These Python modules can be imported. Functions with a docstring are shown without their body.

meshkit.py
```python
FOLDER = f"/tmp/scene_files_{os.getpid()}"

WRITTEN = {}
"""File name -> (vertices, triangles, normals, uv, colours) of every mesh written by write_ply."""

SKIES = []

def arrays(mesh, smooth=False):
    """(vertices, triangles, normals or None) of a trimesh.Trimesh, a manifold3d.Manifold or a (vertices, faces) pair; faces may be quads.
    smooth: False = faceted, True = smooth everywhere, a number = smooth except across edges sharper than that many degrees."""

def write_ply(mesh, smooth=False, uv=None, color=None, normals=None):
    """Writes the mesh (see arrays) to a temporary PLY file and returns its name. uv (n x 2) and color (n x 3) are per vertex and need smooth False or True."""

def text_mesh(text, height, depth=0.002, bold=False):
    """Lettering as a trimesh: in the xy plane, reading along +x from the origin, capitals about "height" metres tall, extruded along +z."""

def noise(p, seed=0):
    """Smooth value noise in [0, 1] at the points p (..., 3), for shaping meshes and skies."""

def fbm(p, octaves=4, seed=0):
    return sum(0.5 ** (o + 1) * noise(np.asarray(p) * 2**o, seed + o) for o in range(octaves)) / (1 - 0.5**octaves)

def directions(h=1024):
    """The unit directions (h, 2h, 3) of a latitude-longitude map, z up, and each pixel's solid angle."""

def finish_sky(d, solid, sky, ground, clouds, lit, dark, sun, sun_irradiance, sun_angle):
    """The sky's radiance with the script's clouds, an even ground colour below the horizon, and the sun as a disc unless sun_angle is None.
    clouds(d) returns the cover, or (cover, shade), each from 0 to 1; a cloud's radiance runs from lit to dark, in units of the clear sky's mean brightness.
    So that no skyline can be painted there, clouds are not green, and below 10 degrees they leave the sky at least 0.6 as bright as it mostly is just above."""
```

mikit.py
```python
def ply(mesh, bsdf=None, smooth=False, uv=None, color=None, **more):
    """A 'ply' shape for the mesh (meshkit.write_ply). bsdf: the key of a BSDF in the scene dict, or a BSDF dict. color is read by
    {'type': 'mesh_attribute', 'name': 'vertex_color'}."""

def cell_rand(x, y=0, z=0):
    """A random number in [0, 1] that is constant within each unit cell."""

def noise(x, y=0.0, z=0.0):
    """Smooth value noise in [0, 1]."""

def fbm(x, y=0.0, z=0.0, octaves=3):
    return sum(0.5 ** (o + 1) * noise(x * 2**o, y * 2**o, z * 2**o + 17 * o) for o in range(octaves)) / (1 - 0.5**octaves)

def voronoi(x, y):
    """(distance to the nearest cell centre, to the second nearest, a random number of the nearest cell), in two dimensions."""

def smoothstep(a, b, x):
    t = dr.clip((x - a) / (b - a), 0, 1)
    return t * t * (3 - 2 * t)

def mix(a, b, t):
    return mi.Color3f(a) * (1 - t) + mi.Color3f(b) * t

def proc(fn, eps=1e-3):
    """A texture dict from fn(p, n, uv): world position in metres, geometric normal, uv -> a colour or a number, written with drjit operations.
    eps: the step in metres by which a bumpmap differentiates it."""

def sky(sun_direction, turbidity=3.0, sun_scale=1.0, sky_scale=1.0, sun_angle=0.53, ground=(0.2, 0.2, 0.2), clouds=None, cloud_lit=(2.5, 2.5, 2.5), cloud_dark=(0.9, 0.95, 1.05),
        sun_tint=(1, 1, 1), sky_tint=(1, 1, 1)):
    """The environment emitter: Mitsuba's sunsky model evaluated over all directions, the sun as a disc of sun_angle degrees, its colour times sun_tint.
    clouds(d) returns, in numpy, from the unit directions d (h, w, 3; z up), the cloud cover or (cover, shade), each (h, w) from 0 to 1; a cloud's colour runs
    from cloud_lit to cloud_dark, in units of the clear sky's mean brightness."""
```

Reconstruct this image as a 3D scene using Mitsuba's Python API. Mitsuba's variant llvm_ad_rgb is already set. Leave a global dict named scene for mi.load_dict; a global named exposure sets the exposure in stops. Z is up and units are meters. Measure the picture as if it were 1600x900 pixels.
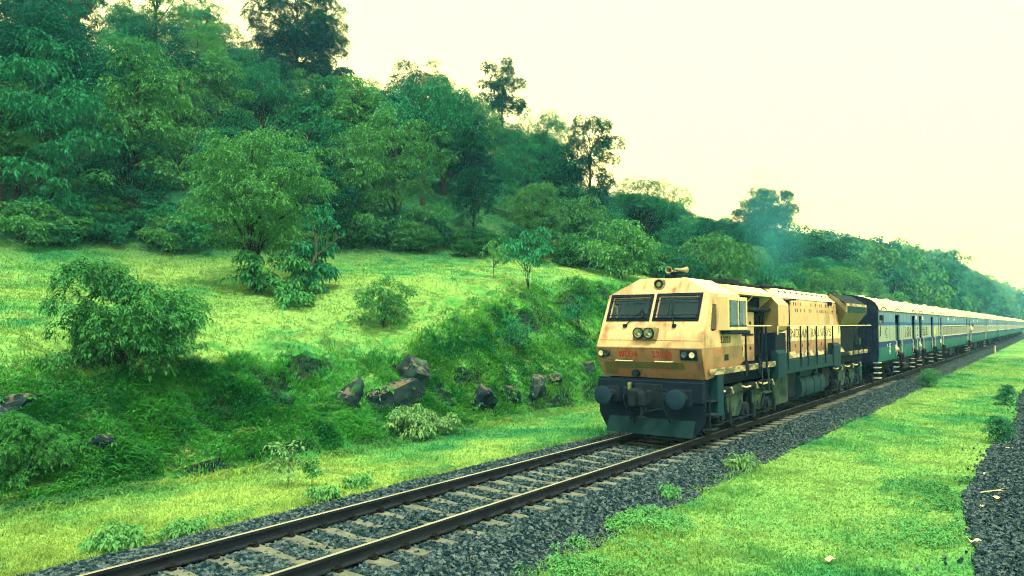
import math, random
import numpy as np, trimesh, manifold3d as m3, mitsuba as mi, drjit as dr
import mikit, meshkit
from mikit import proc, noise as dnoise, fbm as dfbm, smoothstep as dss, mix as dmix, cell_rand
from shapely.geometry import Polygon, box as sbox

T = mi.ScalarTransform4f
scene, labels = {}, {}
PI = math.pi

# ------------------------------------------------------------------ camera, sky, exposure
F_PX, YAW, PITCH, CAM_Z, CAM_X = 1154.0, 0.6335, 0.0493, 2.91, 8.316      # the photographer leans out of a train on the next track
fwd = np.array([-math.sin(YAW) * math.cos(PITCH), math.cos(YAW) * math.cos(PITCH), math.sin(PITCH)])
eye = np.array([CAM_X, 0.0, CAM_Z])
scene['camera'] = {'type': 'perspective', 'fov': math.degrees(2 * math.atan(800 / F_PX)), 'fov_axis': 'x', 'near_clip': 0.1, 'far_clip': 6000.0,
                   'to_world': T().look_at(origin=eye.tolist(), target=(eye + fwd).tolist(), up=[0, 0, 1])}


def overcast(d):
    c = meshkit.fbm(d * [3.0, 3.0, 6.0], 4, 5)
    return np.ones(d.shape[:2]), 0.25 * c


scene['sky'] = mikit.sky((0.36, -0.30, 0.88), turbidity=3, sun_scale=0.30, sun_angle=10, clouds=overcast,
                         cloud_lit=(1.95, 1.88, 0.80), cloud_dark=(1.5, 1.45, 0.64), sun_tint=(1.0, 0.94, 0.6), ground=(0.1, 0.16, 0.06))
exposure = 3.75


# ------------------------------------------------------------------ helpers
def numbered(name):
    if name not in scene and name not in labels:
        return name
    k = 1
    while f'{name}_{k:03d}' in scene or f'{name}_{k:03d}' in labels:
        k += 1
    return f'{name}_{k:03d}'


def obj(name, mesh, bsdf, parent=None, smooth=False, color=None, label=None, cat=None, group=None, kind=None, to_world=None):
    key = numbered((parent + '__' if parent else '') + name)
    d = mikit.ply(mesh, bsdf, smooth, color=color)
    if to_world is not None:
        d['to_world'] = to_world
    scene[key] = d
    tag(key, label, cat, group, kind)
    return key


def tag(key, label=None, cat=None, group=None, kind=None):
    e = {k: v for k, v in (('label', label), ('category', cat), ('group', group), ('kind', kind)) if v}
    if e:
        labels[key] = e


def thing(name, label, cat, group=None):
    key = numbered(name)
    tag(key, label, cat, group)
    return key


def hull(pts):
    return trimesh.convex.convex_hull(np.asarray(pts, float))


def cbox(x0, x1, y0, y1, z0, z1, b=0.012):
    """A box with chamfered edges."""
    x0, x1 = min(x0, x1), max(x0, x1)
    y0, y1 = min(y0, y1), max(y0, y1)
    z0, z1 = min(z0, z1), max(z0, z1)
    b = min(b, (x1 - x0) * .3, (y1 - y0) * .3, (z1 - z0) * .3)
    P = []
    for x, sx in ((x0, 1), (x1, -1)):
        for y, sy in ((y0, 1), (y1, -1)):
            for z, sz in ((z0, 1), (z1, -1)):
                P += [(x, y + sy * b, z + sz * b), (x + sx * b, y, z + sz * b), (x + sx * b, y + sy * b, z)]
    return hull(P)


def cat(*ms):
    out = []
    for m in ms:
        out += list(m) if isinstance(m, (list, tuple)) else [m]
    return trimesh.util.concatenate([trimesh.Trimesh(o.vertices, o.faces, process=False) for o in out])


def cyl(p0, p1, r, n=16, r1=None):
    """A closed cylinder or cone between two points."""
    p0, p1 = np.asarray(p0, float), np.asarray(p1, float)
    r1 = r if r1 is None else r1
    z = (p1 - p0) / np.linalg.norm(p1 - p0)
    x = np.cross(z, [0, 0, 1] if abs(z[2]) < .9 else [1, 0, 0])
    x /= np.linalg.norm(x)
    y = np.cross(z, x)
    a = np.arange(n) * 2 * PI / n
    ring = np.cos(a)[:, None] * x + np.sin(a)[:, None] * y
    v = np.vstack([p0 + ring * r, p1 + ring * r1, [p0], [p1]])
    i, j = np.arange(n), (np.arange(n) + 1) % n
    f = np.vstack([np.stack([i, j, j + n], 1), np.stack([i, j + n, i + n], 1), np.stack([j, i, i * 0 + 2 * n], 1), np.stack([i + n, j + n, i * 0 + 2 * n + 1], 1)])
    return trimesh.Trimesh(v, f, process=False)


def tube(pts, rad, n=8):
    """A tube along a polyline, closed at its ends."""
    p = np.asarray(pts, float)
    rad = np.broadcast_to(np.asarray(rad, float), (len(p),))
    t = np.gradient(p, axis=0)
    t /= np.linalg.norm(t, axis=1, keepdims=True) + 1e-12
    ref = np.array([0, 0, 1.0]) if abs(t[:, 2]).max() < .9 else np.array([1.0, .13, 0.0])
    a = np.cross(t, ref)
    a /= np.linalg.norm(a, axis=1, keepdims=True) + 1e-12
    b = np.cross(t, a)
    g = np.arange(n) * 2 * PI / n
    v = (p[:, None] + rad[:, None, None] * (np.cos(g)[None, :, None] * a[:, None] + np.sin(g)[None, :, None] * b[:, None])).reshape(-1, 3)
    m = len(p)
    i, j = np.meshgrid(np.arange(m - 1), np.arange(n), indexing='ij')
    q = np.stack([i * n + j, i * n + (j + 1) % n, (i + 1) * n + (j + 1) % n, (i + 1) * n + j], -1).reshape(-1, 4)
    f = np.vstack([q[:, [0, 2, 1]], q[:, [0, 3, 2]]])
    v = np.vstack([v, p[:1], p[-1:]])
    k = np.arange(n)
    f = np.vstack([f, np.stack([k, (k + 1) % n, k * 0 + m * n], 1), np.stack([(m - 1) * n + (k + 1) % n, (m - 1) * n + k, k * 0 + m * n + 1], 1)])
    return trimesh.Trimesh(v, f, process=False)


def lathe(profile, center, axis='x', n=24):
    """profile: (distance along axis, radius) pairs."""
    pr = np.asarray(profile, float)
    a = np.arange(n) * 2 * PI / n
    v = np.stack([np.repeat(pr[:, 0], n), (pr[:, 1:] * np.cos(a)).ravel(), (pr[:, 1:] * np.sin(a)).ravel()], 1)
    m = len(pr)
    i, j = np.meshgrid(np.arange(m - 1), np.arange(n), indexing='ij')
    q = np.stack([i * n + j, (i + 1) * n + j, (i + 1) * n + (j + 1) % n, i * n + (j + 1) % n], -1).reshape(-1, 4)
    f = np.vstack([q[:, [0, 2, 1]], q[:, [0, 3, 2]]])
    if axis == 'y':
        v = v[:, [1, 0, 2]]
        f = f[:, ::-1]
    elif axis == 'z':
        v = v[:, [1, 2, 0]]
    return trimesh.Trimesh(v + np.asarray(center, float), f, process=False)


def prism_y(poly, y0, y1):
    """An (x, z) outline swept from y0 to y1."""
    P = Polygon(poly) if not hasattr(poly, 'exterior') else poly
    m = trimesh.creation.extrude_polygon(P, y1 - y0, engine='earcut')
    v = m.vertices
    return trimesh.Trimesh(np.stack([v[:, 0], y0 + v[:, 2], v[:, 1]], 1), m.faces[:, ::-1], process=False)


def prism_x(poly, x0, x1):
    """A (y, z) outline swept from x0 to x1."""
    P = Polygon(poly) if not hasattr(poly, 'exterior') else poly
    m = trimesh.creation.extrude_polygon(P, x1 - x0, engine='earcut')
    v = m.vertices
    return trimesh.Trimesh(np.stack([x0 + v[:, 2], v[:, 0], v[:, 1]], 1), m.faces, process=False)


def man(m):
    m = trimesh.Trimesh(m.vertices, m.faces, process=True)
    m.fix_normals()
    return m3.Manifold(m3.Mesh(np.asarray(m.vertices, np.float32), np.asarray(m.faces, np.uint32)))


def unman(M):
    k = M.to_mesh()
    return trimesh.Trimesh(k.vert_properties[:, :3], k.tri_verts, process=False)


def lerpy(y, ys, vs):
    return np.interp(y, ys, vs)


def sstep(a, b, x):
    t = np.clip((x - a) / (b - a), 0, 1)
    return t * t * (3 - 2 * t)


def n2(x, y, s, seed, oct=3):
    x, y = np.broadcast_arrays(np.asarray(x, float), np.asarray(y, float))
    return meshkit.fbm(np.stack([x / s, y / s, np.zeros_like(x) + .37], -1), oct, seed) - .5


# ------------------------------------------------------------------ the lie of the land (z = 0 is the top of the rails; the track runs along y at x = 0)
def ground_z(x, y):
    x, y = np.broadcast_arrays(np.asarray(x, float), np.asarray(y, float))
    t = -x
    strip = -0.50 + .10 * n2(x, y, 3.0, 1) + .05 * n2(x, y, .9, 2)
    # the cut bank on the left, low beside the camera and higher along the train
    foot = 7.45 + .9 * n2(x * 0, y, 5.0, 3) + lerpy(y, [0, 25, 30, 60, 120], [0, 0, .4, .3, 0])
    hc = lerpy(y, [-60, 0, 14, 19, 22.5, 28, 33, 45, 90, 300, 600], [1.6, 1.6, 1.65, 1.95, 3.2, 4.0, 4.9, 5.5, 6.5, 7, 7])
    wc = lerpy(y, [-60, 14, 19, 23, 30, 45, 120], [2.6, 2.6, 2.8, 3.6, 4.2, 5.0, 6.0])
    te = lerpy(y, [-60, 10, 20, 32, 38, 60, 120], [30, 30, 29, 25, 20, 17, 16])
    he = lerpy(y, [-60, 8, 20, 32, 38, 60, 120, 300, 600], [6.0, 6.2, 6.9, 7.5, 7.2, 8.2, 9.0, 11, 12])
    tc = foot + wc
    b = np.clip((t - foot) / wc, 0, 1)
    prof = b ** .8 * (1 - .25 * b * (1 - b))
    bank = strip + (hc + .5) * prof
    u = np.clip((t - tc) / np.maximum(te - tc, 1), 0, 1)
    # small level bench, then a rising lawn
    terrace = (he - hc) * (u + .06 * np.sin(2 * PI * u))
    v = np.clip(t - te, 0, None)
    steep = lerpy(y, [-60, 35, 50, 67, 80, 94, 110, 125, 178, 234, 304, 457, 744, 1200], [.52, .5, .46, .46, .48, .40, .33, .27, .29, .32, .46, .62, .92, 1.05])
    hill = steep * np.minimum(v, 46) + .12 * np.clip(v - 46, 0, 300)
    z = bank + terrace + hill
    onb = sstep(0, .12, b) * (1 - .85 * sstep(.05, .35, u))
    rid = 1 - 2 * np.abs(n2(x, y, 1.9, 15, 2)) * 2
    z = z + onb * (1.5 * n2(x, y, 2.4, 5) + .75 * n2(x, y, .8, 6) + .38 * (rid - .6)) + sstep(.1, .4, u) * (.5 * n2(x, y, 5.0, 7) + .12 * n2(x, y, 1.2, 8)) + sstep(2, 12, v) * 2.5 * n2(x, y, 14, 9)
    for px_, py_, r_, d_ in ((-9.3, 12.9, .6, .95), (-8.5, 10.7, .5, .75), (-8.3, 13.3, .38, .6), (-8.1, 8.9, .42, .55), (-8.3, 6.5, .55, .7), (-8.8, 20.7, .45, .7), (-8.5, 18.9, .36, .55), (-9.9, 14.4, .45, .6), (-8.3, 24.8, .4, .5)):
        z = z - .8 * d_ * (1 + .9 * n2(x, y, .5, 17)) * np.exp(-(((x - px_) / r_) ** 2 + ((y - py_) / (r_ * 1.5)) ** 2) ** 2)      # small hollows in the bank
    # the strip to the right of the track and the neighbouring track's shoulder
    right = -0.47 + .10 * n2(x, y, 2.5, 11) + .05 * n2(x, y, .8, 12) - .06 * sstep(3, 5, x) + .25 * sstep(6.6, 8.0, x) - .3 * sstep(13, 15, x)
    far_right = -.4 * sstep(18, 80, x)
    return np.where(x > 0, right + far_right, z)


def ballast_z(x, y):
    """The crowned bed of stones under the loco's track."""
    a = np.where(x > 0, x, -x * .86)
    top = -.215 + .02 * n2(x, y, .5, 21)
    return np.where(a < 1.72, top, top - (a - 1.72) * .42)


ballast_edge_noise = lambda y, s: 1.0 * n2(np.asarray(y, float), np.asarray(y, float) * 0, 1.6, s)


# ------------------------------------------------------------------ materials
def rgb(c):
    return {'type': 'rgb', 'value': list(c)}


def paint(name, fn_or_rgb, rough=.5, metallic=0.0, spec=.5, bump=None, **kw):
    base = rgb(fn_or_rgb) if isinstance(fn_or_rgb, (tuple, list)) else proc(fn_or_rgb)
    d = {'type': 'principled', 'base_color': base, 'roughness': rough if isinstance(rough, float) else proc(rough), 'metallic': metallic, 'specular': spec, **kw}
    if bump:
        d = {'type': 'bumpmap', 'arbitrary': proc(bump[0], eps=bump[1]), 'scale': bump[2], 'bsdf': d}
    scene[name] = {'type': 'twosided', 'bsdf': d}
    return name


def leafy(name, fn, trans=.7, rough=.55):
    scene[name] = {'type': 'principledthin', 'base_color': proc(fn) if callable(fn) else rgb(fn), 'diff_trans': trans, 'roughness': rough, 'spec_tint': 0.0, 'eta': 1.35}
    return name


YELLOW, GREEN, DEEP = (.150, .335, .140), (.072, .275, .122), (.010, .145, .095)
STRAW = (.220, .40, .150)


def strawy(p):
    return dr.maximum(dss(-8.6, -7.4, p.x) * dss(-2.0, -2.8, p.x) * dss(26.0, 12.0, p.y), .22 * dss(.45, .62, dfbm(p.x / 4.2 + 3, p.y / 5.0, 5.0, 2)))


def turf(p, n, uv):
    """Short mown-looking monsoon turf: yellow-green with greener patches and deep tufts."""
    a = dfbm(p.x / 3.1 + 7, p.y / 3.7, 0, 3)
    b = dfbm(p.x / .9, p.y / 1.2, 3.3, 3)
    c = dmix(dmix(YELLOW, STRAW, strawy(p)), GREEN, dss(.40, .66, .6 * a + .4 * b))
    c = dmix(c, DEEP, .75 * dss(.56, .72, .35 * a + .65 * b))
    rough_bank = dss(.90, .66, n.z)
    c = dmix(c, dmix(dmix((.006, .11, .052), (.024, .23, .070), b), dmix((.012, .16, .06), (.065, .31, .09), b), dss(14.5, 20.0, p.y)), rough_bank * .85)  # farther bank brighter: light from above painted into its greens
    return dmix(c, dmix((.002, .008, .022), (.016, .042, .045), dss(.35, .7, dfbm(p.x * 5, p.y * 5, p.z * 9, 4))), dss(.68, .50, n.z) * .97)  # dark rock tone on steep faces also paints shade into the hollows


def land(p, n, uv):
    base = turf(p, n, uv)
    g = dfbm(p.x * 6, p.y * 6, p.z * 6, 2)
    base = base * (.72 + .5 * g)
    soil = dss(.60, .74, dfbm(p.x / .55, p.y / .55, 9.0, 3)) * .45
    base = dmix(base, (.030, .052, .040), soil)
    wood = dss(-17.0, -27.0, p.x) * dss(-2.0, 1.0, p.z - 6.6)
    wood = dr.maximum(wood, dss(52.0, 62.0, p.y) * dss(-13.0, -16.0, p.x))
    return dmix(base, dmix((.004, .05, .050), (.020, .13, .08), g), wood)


def blade(p, n, uv):
    k = cell_rand(p.x * 30, p.y * 30, 1)
    a = dfbm(p.x / 3.1 + 7, p.y / 3.7, 0, 3)
    b = dfbm(p.x / .9, p.y / 1.2, 3.3, 3)
    c = dmix(dmix(YELLOW, STRAW, strawy(p)), GREEN, dss(.40, .66, .6 * a + .4 * b))
    c = dmix(c, DEEP, .75 * dss(.56, .72, .35 * a + .65 * b))
    return c * (.75 + .5 * k)


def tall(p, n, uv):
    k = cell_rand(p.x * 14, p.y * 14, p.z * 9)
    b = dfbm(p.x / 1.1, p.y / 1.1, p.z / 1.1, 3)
    c = dmix(dmix((.014, .18, .064), (.062, .36, .088), dss(.3, .7, b)), dmix((.012, .18, .062), (.085, .35, .090), dss(.3, .65, b)), dss(14.5, 20.0, p.y))  # farther stretch leans lighter and yellower, light put into the colour
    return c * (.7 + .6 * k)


def leaf_tint(lo, hi, s=2.4):
    def fn(p, n, uv):
        big = dfbm(p.x / s, p.y / s, p.z / s, 2)
        tree = dnoise(p.x / 7.0, p.y / 7.0, p.z / 30.0)
        k = cell_rand(p.x * 5, p.y * 5, p.z * 5)
        return dmix(lo, hi, dr.clip(.55 * big + .35 * tree + .3 * k - .1, 0, 1)) * (.75 + .5 * tree)
    return fn


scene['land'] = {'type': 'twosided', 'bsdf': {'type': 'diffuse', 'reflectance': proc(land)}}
leafy('grass_blade', blade, .8)
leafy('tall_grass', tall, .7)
leafy('leaf_bright', leaf_tint((.018, .16, .10), (.125, .38, .175)), .32)
leafy('leaf_mid', leaf_tint((.004, .095, .090), (.040, .285, .200)), .20)
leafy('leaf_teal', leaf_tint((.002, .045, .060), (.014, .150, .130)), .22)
leafy('leaf_shrub', leaf_tint((.006, .10, .065), (.085, .36, .15), 1.2), .3)
leafy('leaf_creeper', leaf_tint((.012, .14, .060), (.085, .34, .12), 1.0), .35)
leafy('leaf_pale', leaf_tint((.04, .20, .13), (.19, .38, .22), .9), .4)


def stone_col(p, n, uv):
    k = cell_rand(p.x * 18, p.y * 18, p.z * 18)
    g = dfbm(p.x * 60, p.y * 60, p.z * 60, 2)
    c = dmix((.006, .024, .055), (.092, .155, .265), k * k)
    return c * (.6 + .8 * g)


def bed_col(p, n, uv):
    g = dfbm(p.x * 22, p.y * 22, 0, 2)
    return dmix((.003, .012, .026), (.070, .12, .18), dss(.38, .8, g))


scene['ballast_stone'] = {'type': 'twosided', 'bsdf': {'type': 'diffuse', 'reflectance': proc(stone_col)}}
scene['ballast_bed'] = {'type': 'twosided', 'bsdf': {'type': 'bumpmap', 'arbitrary': proc(lambda p, n, uv: dfbm(p.x * 18, p.y * 18, 1, 2), eps=.01), 'scale': .03,
                                                     'bsdf': {'type': 'diffuse', 'reflectance': proc(bed_col)}}}


def rock_col(p, n, uv):
    g = dfbm(p.x * 1.7, p.y * 1.7, p.z * 3.0, 4)
    s = dfbm(p.x * 9, p.y * 9, p.z * 2, 2)
    c = dmix((.003, .012, .040), (.020, .045, .085), dss(.3, .75, g))
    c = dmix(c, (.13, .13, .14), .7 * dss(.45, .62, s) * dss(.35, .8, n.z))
    return dmix(c, (.012, .12, .04), .5 * dss(.58, .70, dfbm(p.x * 3 + 5, p.y * 3, p.z * 3, 3)))


paint('rock_face', rock_col, .9, spec=.08, bump=(lambda p, n, uv: dfbm(p.x * 7, p.y * 7, p.z * 7, 4), .01, .05))
paint('bark', lambda p, n, uv: dmix((.008, .016, .028), (.045, .05, .05), dfbm(p.x * 9, p.y * 9, p.z * 2, 3)), .9, spec=.08)
paint('pale_bark', lambda p, n, uv: dmix((.02, .035, .05), (.10, .12, .13), dfbm(p.x * 9, p.y * 9, p.z * 3, 3)), .9, spec=.08)
paint('rail_steel', lambda p, n, uv: dmix((.003, .009, .028), (.018, .026, .052), dfbm(p.x * 14, p.y * 3, p.z * 14, 3)), .75, spec=.08)
paint('rail_polish', lambda p, n, uv: dmix((.62, .66, .76), (.34, .37, .44), dfbm(p.x * 30, p.y * .8, 0, 2)), .5, metallic=.9)
paint('concrete', lambda p, n, uv: dmix((.026, .05, .075), (.15, .18, .22), dfbm(p.x * 7, p.y * 7, p.z * 7, 4)), .9, spec=.1)
paint('clip_iron', (.006, .009, .02), .8, spec=.08)


# ------------------------------------------------------------------ the ground
def axis_lines(spans):
    out = [spans[0][0]]
    for a, b, s in spans:
        k = max(1, int(round((b - a) / s)))
        out += list(a + (b - a) * np.arange(1, k + 1) / k)
    return np.array(out)


gx = axis_lines([(-420, -110, 14), (-110, -60, 2.2), (-60, -30, .8), (-30, -14, .36), (-14, -6.5, .16), (-6.5, 9, .28), (9, 20, 1.2), (20, 120, 12), (120, 300, 60)])
gy = axis_lines([(-240, -60, 30), (-60, -6, 3), (-6, 2, .8), (2, 34, .22), (34, 60, .5), (60, 140, 1.3), (140, 400, 5), (400, 1200, 16), (1200, 1800, 100)])
X, Y = np.meshgrid(gx, gy, indexing='ij')
Z = ground_z(X, Y)
nx_, ny_ = X.shape
i, j = np.meshgrid(np.arange(nx_ - 1), np.arange(ny_ - 1), indexing='ij')
q = np.stack([i * ny_ + j, (i + 1) * ny_ + j, (i + 1) * ny_ + j + 1, i * ny_ + j + 1], -1).reshape(-1, 4)
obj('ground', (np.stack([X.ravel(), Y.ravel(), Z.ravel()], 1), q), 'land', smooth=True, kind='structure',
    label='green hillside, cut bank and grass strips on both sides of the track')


# ballast: a bed sheet and, near the camera, the stones themselves
def toe(y, side):
    w = ballast_edge_noise(y, 31 + side)
    return (2.42 + .35 * w) if side else -(3.0 + .45 * w)


bed_y = axis_lines([(-40, 3, 2.0), (3, 50, .4), (50, 160, 2.0), (160, 900, 20)])
bed_u = np.linspace(0, 1, 26)
BX = toe(bed_y, 0)[None] * (1 - bed_u[:, None]) + toe(bed_y, 1)[None] * bed_u[:, None]
BY = np.broadcast_to(bed_y, BX.shape)
BZ = np.maximum(ballast_z(BX, BY), ground_z(BX, BY) + .012)
k = BX.shape[1]
i, j = np.meshgrid(np.arange(BX.shape[0] - 1), np.arange(k - 1), indexing='ij')
q = np.stack([i * k + j, (i + 1) * k + j, (i + 1) * k + j + 1, i * k + j + 1], -1).reshape(-1, 4)
obj('ballast_bed_under_the_track'.replace('_under_the_track', ''), (np.stack([BX.ravel(), BY.ravel(), BZ.ravel()], 1), q), 'ballast_bed', kind='structure', smooth=True,
    label='dark crushed stone bed under the loco track')


def own_edge(y):
    return lerpy(y, [0, 12, 17.5, 24, 29, 60, 200], [8.0, 7.5, 6.85, 6.85, 7.2, 6.8, 6.8]) + .55 * ballast_edge_noise(y, 44)


own_u = np.linspace(0, 1, 12)
OX = own_edge(bed_y)[None] * (1 - own_u[:, None]) + 13.0 * own_u[:, None]
OZ = ground_z(OX, BY[:12] * 0 + bed_y[None]) + .012 + .02 * np.minimum(1, own_u[:, None] * 6)
i, j = np.meshgrid(np.arange(11), np.arange(k - 1), indexing='ij')
q = np.stack([i * k + j, (i + 1) * k + j, (i + 1) * k + j + 1, i * k + j + 1], -1).reshape(-1, 4)
obj('gravel_shoulder', (np.stack([OX.ravel(), np.broadcast_to(bed_y, OX.shape).ravel(), OZ.ravel()], 1), q), 'ballast_bed', kind='structure', smooth=True,
    label='dark gravel shoulder of the neighbouring track at the right edge')

rng = np.random.default_rng(7)
CUBE_V = np.array([[x, y, z] for x in (-1, 1) for y in (-1, 1) for z in (-1, 1)], float)
CUBE_F = np.array([[0, 1, 3], [0, 3, 2], [4, 6, 7], [4, 7, 5], [0, 4, 5], [0, 5, 1], [2, 3, 7], [2, 7, 6], [0, 2, 6], [0, 6, 4], [1, 5, 7], [1, 7, 3]])


def rot_rand(n, g):
    q_ = g.normal(size=(n, 4))
    q_ /= np.linalg.norm(q_, axis=1, keepdims=True)
    w, x, y, z = q_.T
    return np.stack([1 - 2 * (y * y + z * z), 2 * (x * y - z * w), 2 * (x * z + y * w), 2 * (x * y + z * w), 1 - 2 * (x * x + z * z), 2 * (y * z - x * w),
                     2 * (x * z - y * w), 2 * (y * z + x * w), 1 - 2 * (x * x + y * y)], 1).reshape(-1, 3, 3)


def stones(px, py, pz, size, g):
    n = len(px)
    v = CUBE_V[None] * g.uniform(.45, 1.0, (n, 1, 3)) * (1 + g.uniform(-.38, .25, (n, 8, 3)))
    v = np.einsum('nij,nkj->nki', rot_rand(n, g), v) * size[:, None, None]
    v += np.stack([px, py, pz], 1)[:, None]
    f = CUBE_F[None] + (np.arange(n) * 8)[:, None, None]
    return v.reshape(-1, 3), f.reshape(-1, 3)


def scatter_y(n, y0, y1, pw, g):
    """y values denser near y0 (as 1 / y ** pw)."""
    u = g.random(n)
    if pw == 1:
        return y0 * (y1 / y0) ** u
    e = 1 - pw
    return (y0 ** e + u * (y1 ** e - y0 ** e)) ** (1 / e)


n = 62000
sy = scatter_y(n, 3.2, 46, 1.25, rng)
su = rng.random(n)
sx = toe(sy, 0) * (1 - su) + (toe(sy, 1) + .15) * su
on_rail = np.abs(np.abs(sx) - .8735) < .13
slp = (np.abs(((sy / .6) % 1) - .5) < .21) & (np.abs(sx) < 1.40)
keep = ~on_rail & ~(slp & (rng.random(n) < .93)) & ~((sx < 1.3) & (sy > 17.3))
sx, sy = sx[keep], sy[keep]
size = rng.uniform(.017, .036, len(sx)) * (1 + .012 * sy)
sz = np.maximum(ballast_z(sx, sy), ground_z(sx, sy)) + size * .35
obj('loose_ballast', stones(sx, sy, sz, size, rng), 'ballast_stone', kind='stuff', label='dark broken stones between and beside the rails')
n = 17000
sy = scatter_y(n, 8.0, 48, 1.3, rng)
sx = own_edge(sy) - .12 + (rng.random(n) ** 1.3) * 3.0 - np.where(rng.random(n) < .04, np.abs(rng.normal(size=n)) * .30, 0)
size = rng.uniform(.016, .034, n) * (1 + .012 * sy)
sz = ground_z(sx, sy) + .03 + size * .3
obj('loose_gravel', stones(sx, sy, sz, size, rng), 'ballast_stone', kind='stuff', label='dark gravel at the right edge of the grass')

# ------------------------------------------------------------------ the track
track = thing('railway_track', 'single broad-gauge track with worn steel rails on concrete sleepers', 'railway track')
RAIL = [(-.036, 0), (-.036, -.036), (-.009, -.05), (-.009, -.142), (-.075, -.158), (-.075, -.172), (.075, -.172), (.075, -.158), (.009, -.142), (.009, -.05), (.036, -.036), (.036, 0), (.028, .004), (-.028, .004)]
for s in (-1, 1):
    rk = obj('rail', prism_y([(x + s * .8735, z) for x, z in RAIL], -30, 260), 'rail_steel', track)
    obj('running_surface', prism_y([(s * .8735 - .027, .0045), (s * .8735 + .027, .0045), (s * .8735 + .024, .0075), (s * .8735 - .024, .0075)], -30, 260), 'rail_polish', rk)
sleeper_dict = {}


def sleeper_mesh(v):
    g = np.random.default_rng(v)
    P = []
    for x in (-1.375, -1.1, -.55, 0, .55, 1.1, 1.375):
        top = -.178 if abs(x) > .5 else -.205
        w = .115 if abs(x) > .5 else .10
        w *= 1 + g.uniform(-.04, .04)
        top += g.uniform(-.004, .004)
        P.append([(x, -w - .02, -.40), (x, -w, top - .015), (x, -w + .015, top), (x, w - .015, top), (x, w, top - .015), (x, w + .02, -.40)])
    P = np.array(P)
    m = len(P)
    v_ = P.reshape(-1, 3)
    f = []
    for a in range(m - 1):
        for b in range(5):
            f += [[a * 6 + b, a * 6 + b + 1, a * 6 + 7 + b], [a * 6 + b, a * 6 + 7 + b, a * 6 + 6 + b]]
    for b in range(1, 5):
        f += [[0, b + 1, b], [(m - 1) * 6, (m - 1) * 6 + b, (m - 1) * 6 + b + 1]]
    return trimesh.Trimesh(v_, np.array(f), process=False)


SLEEPERS = [mikit.ply(sleeper_mesh(v), 'concrete') for v in range(4)]


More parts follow.
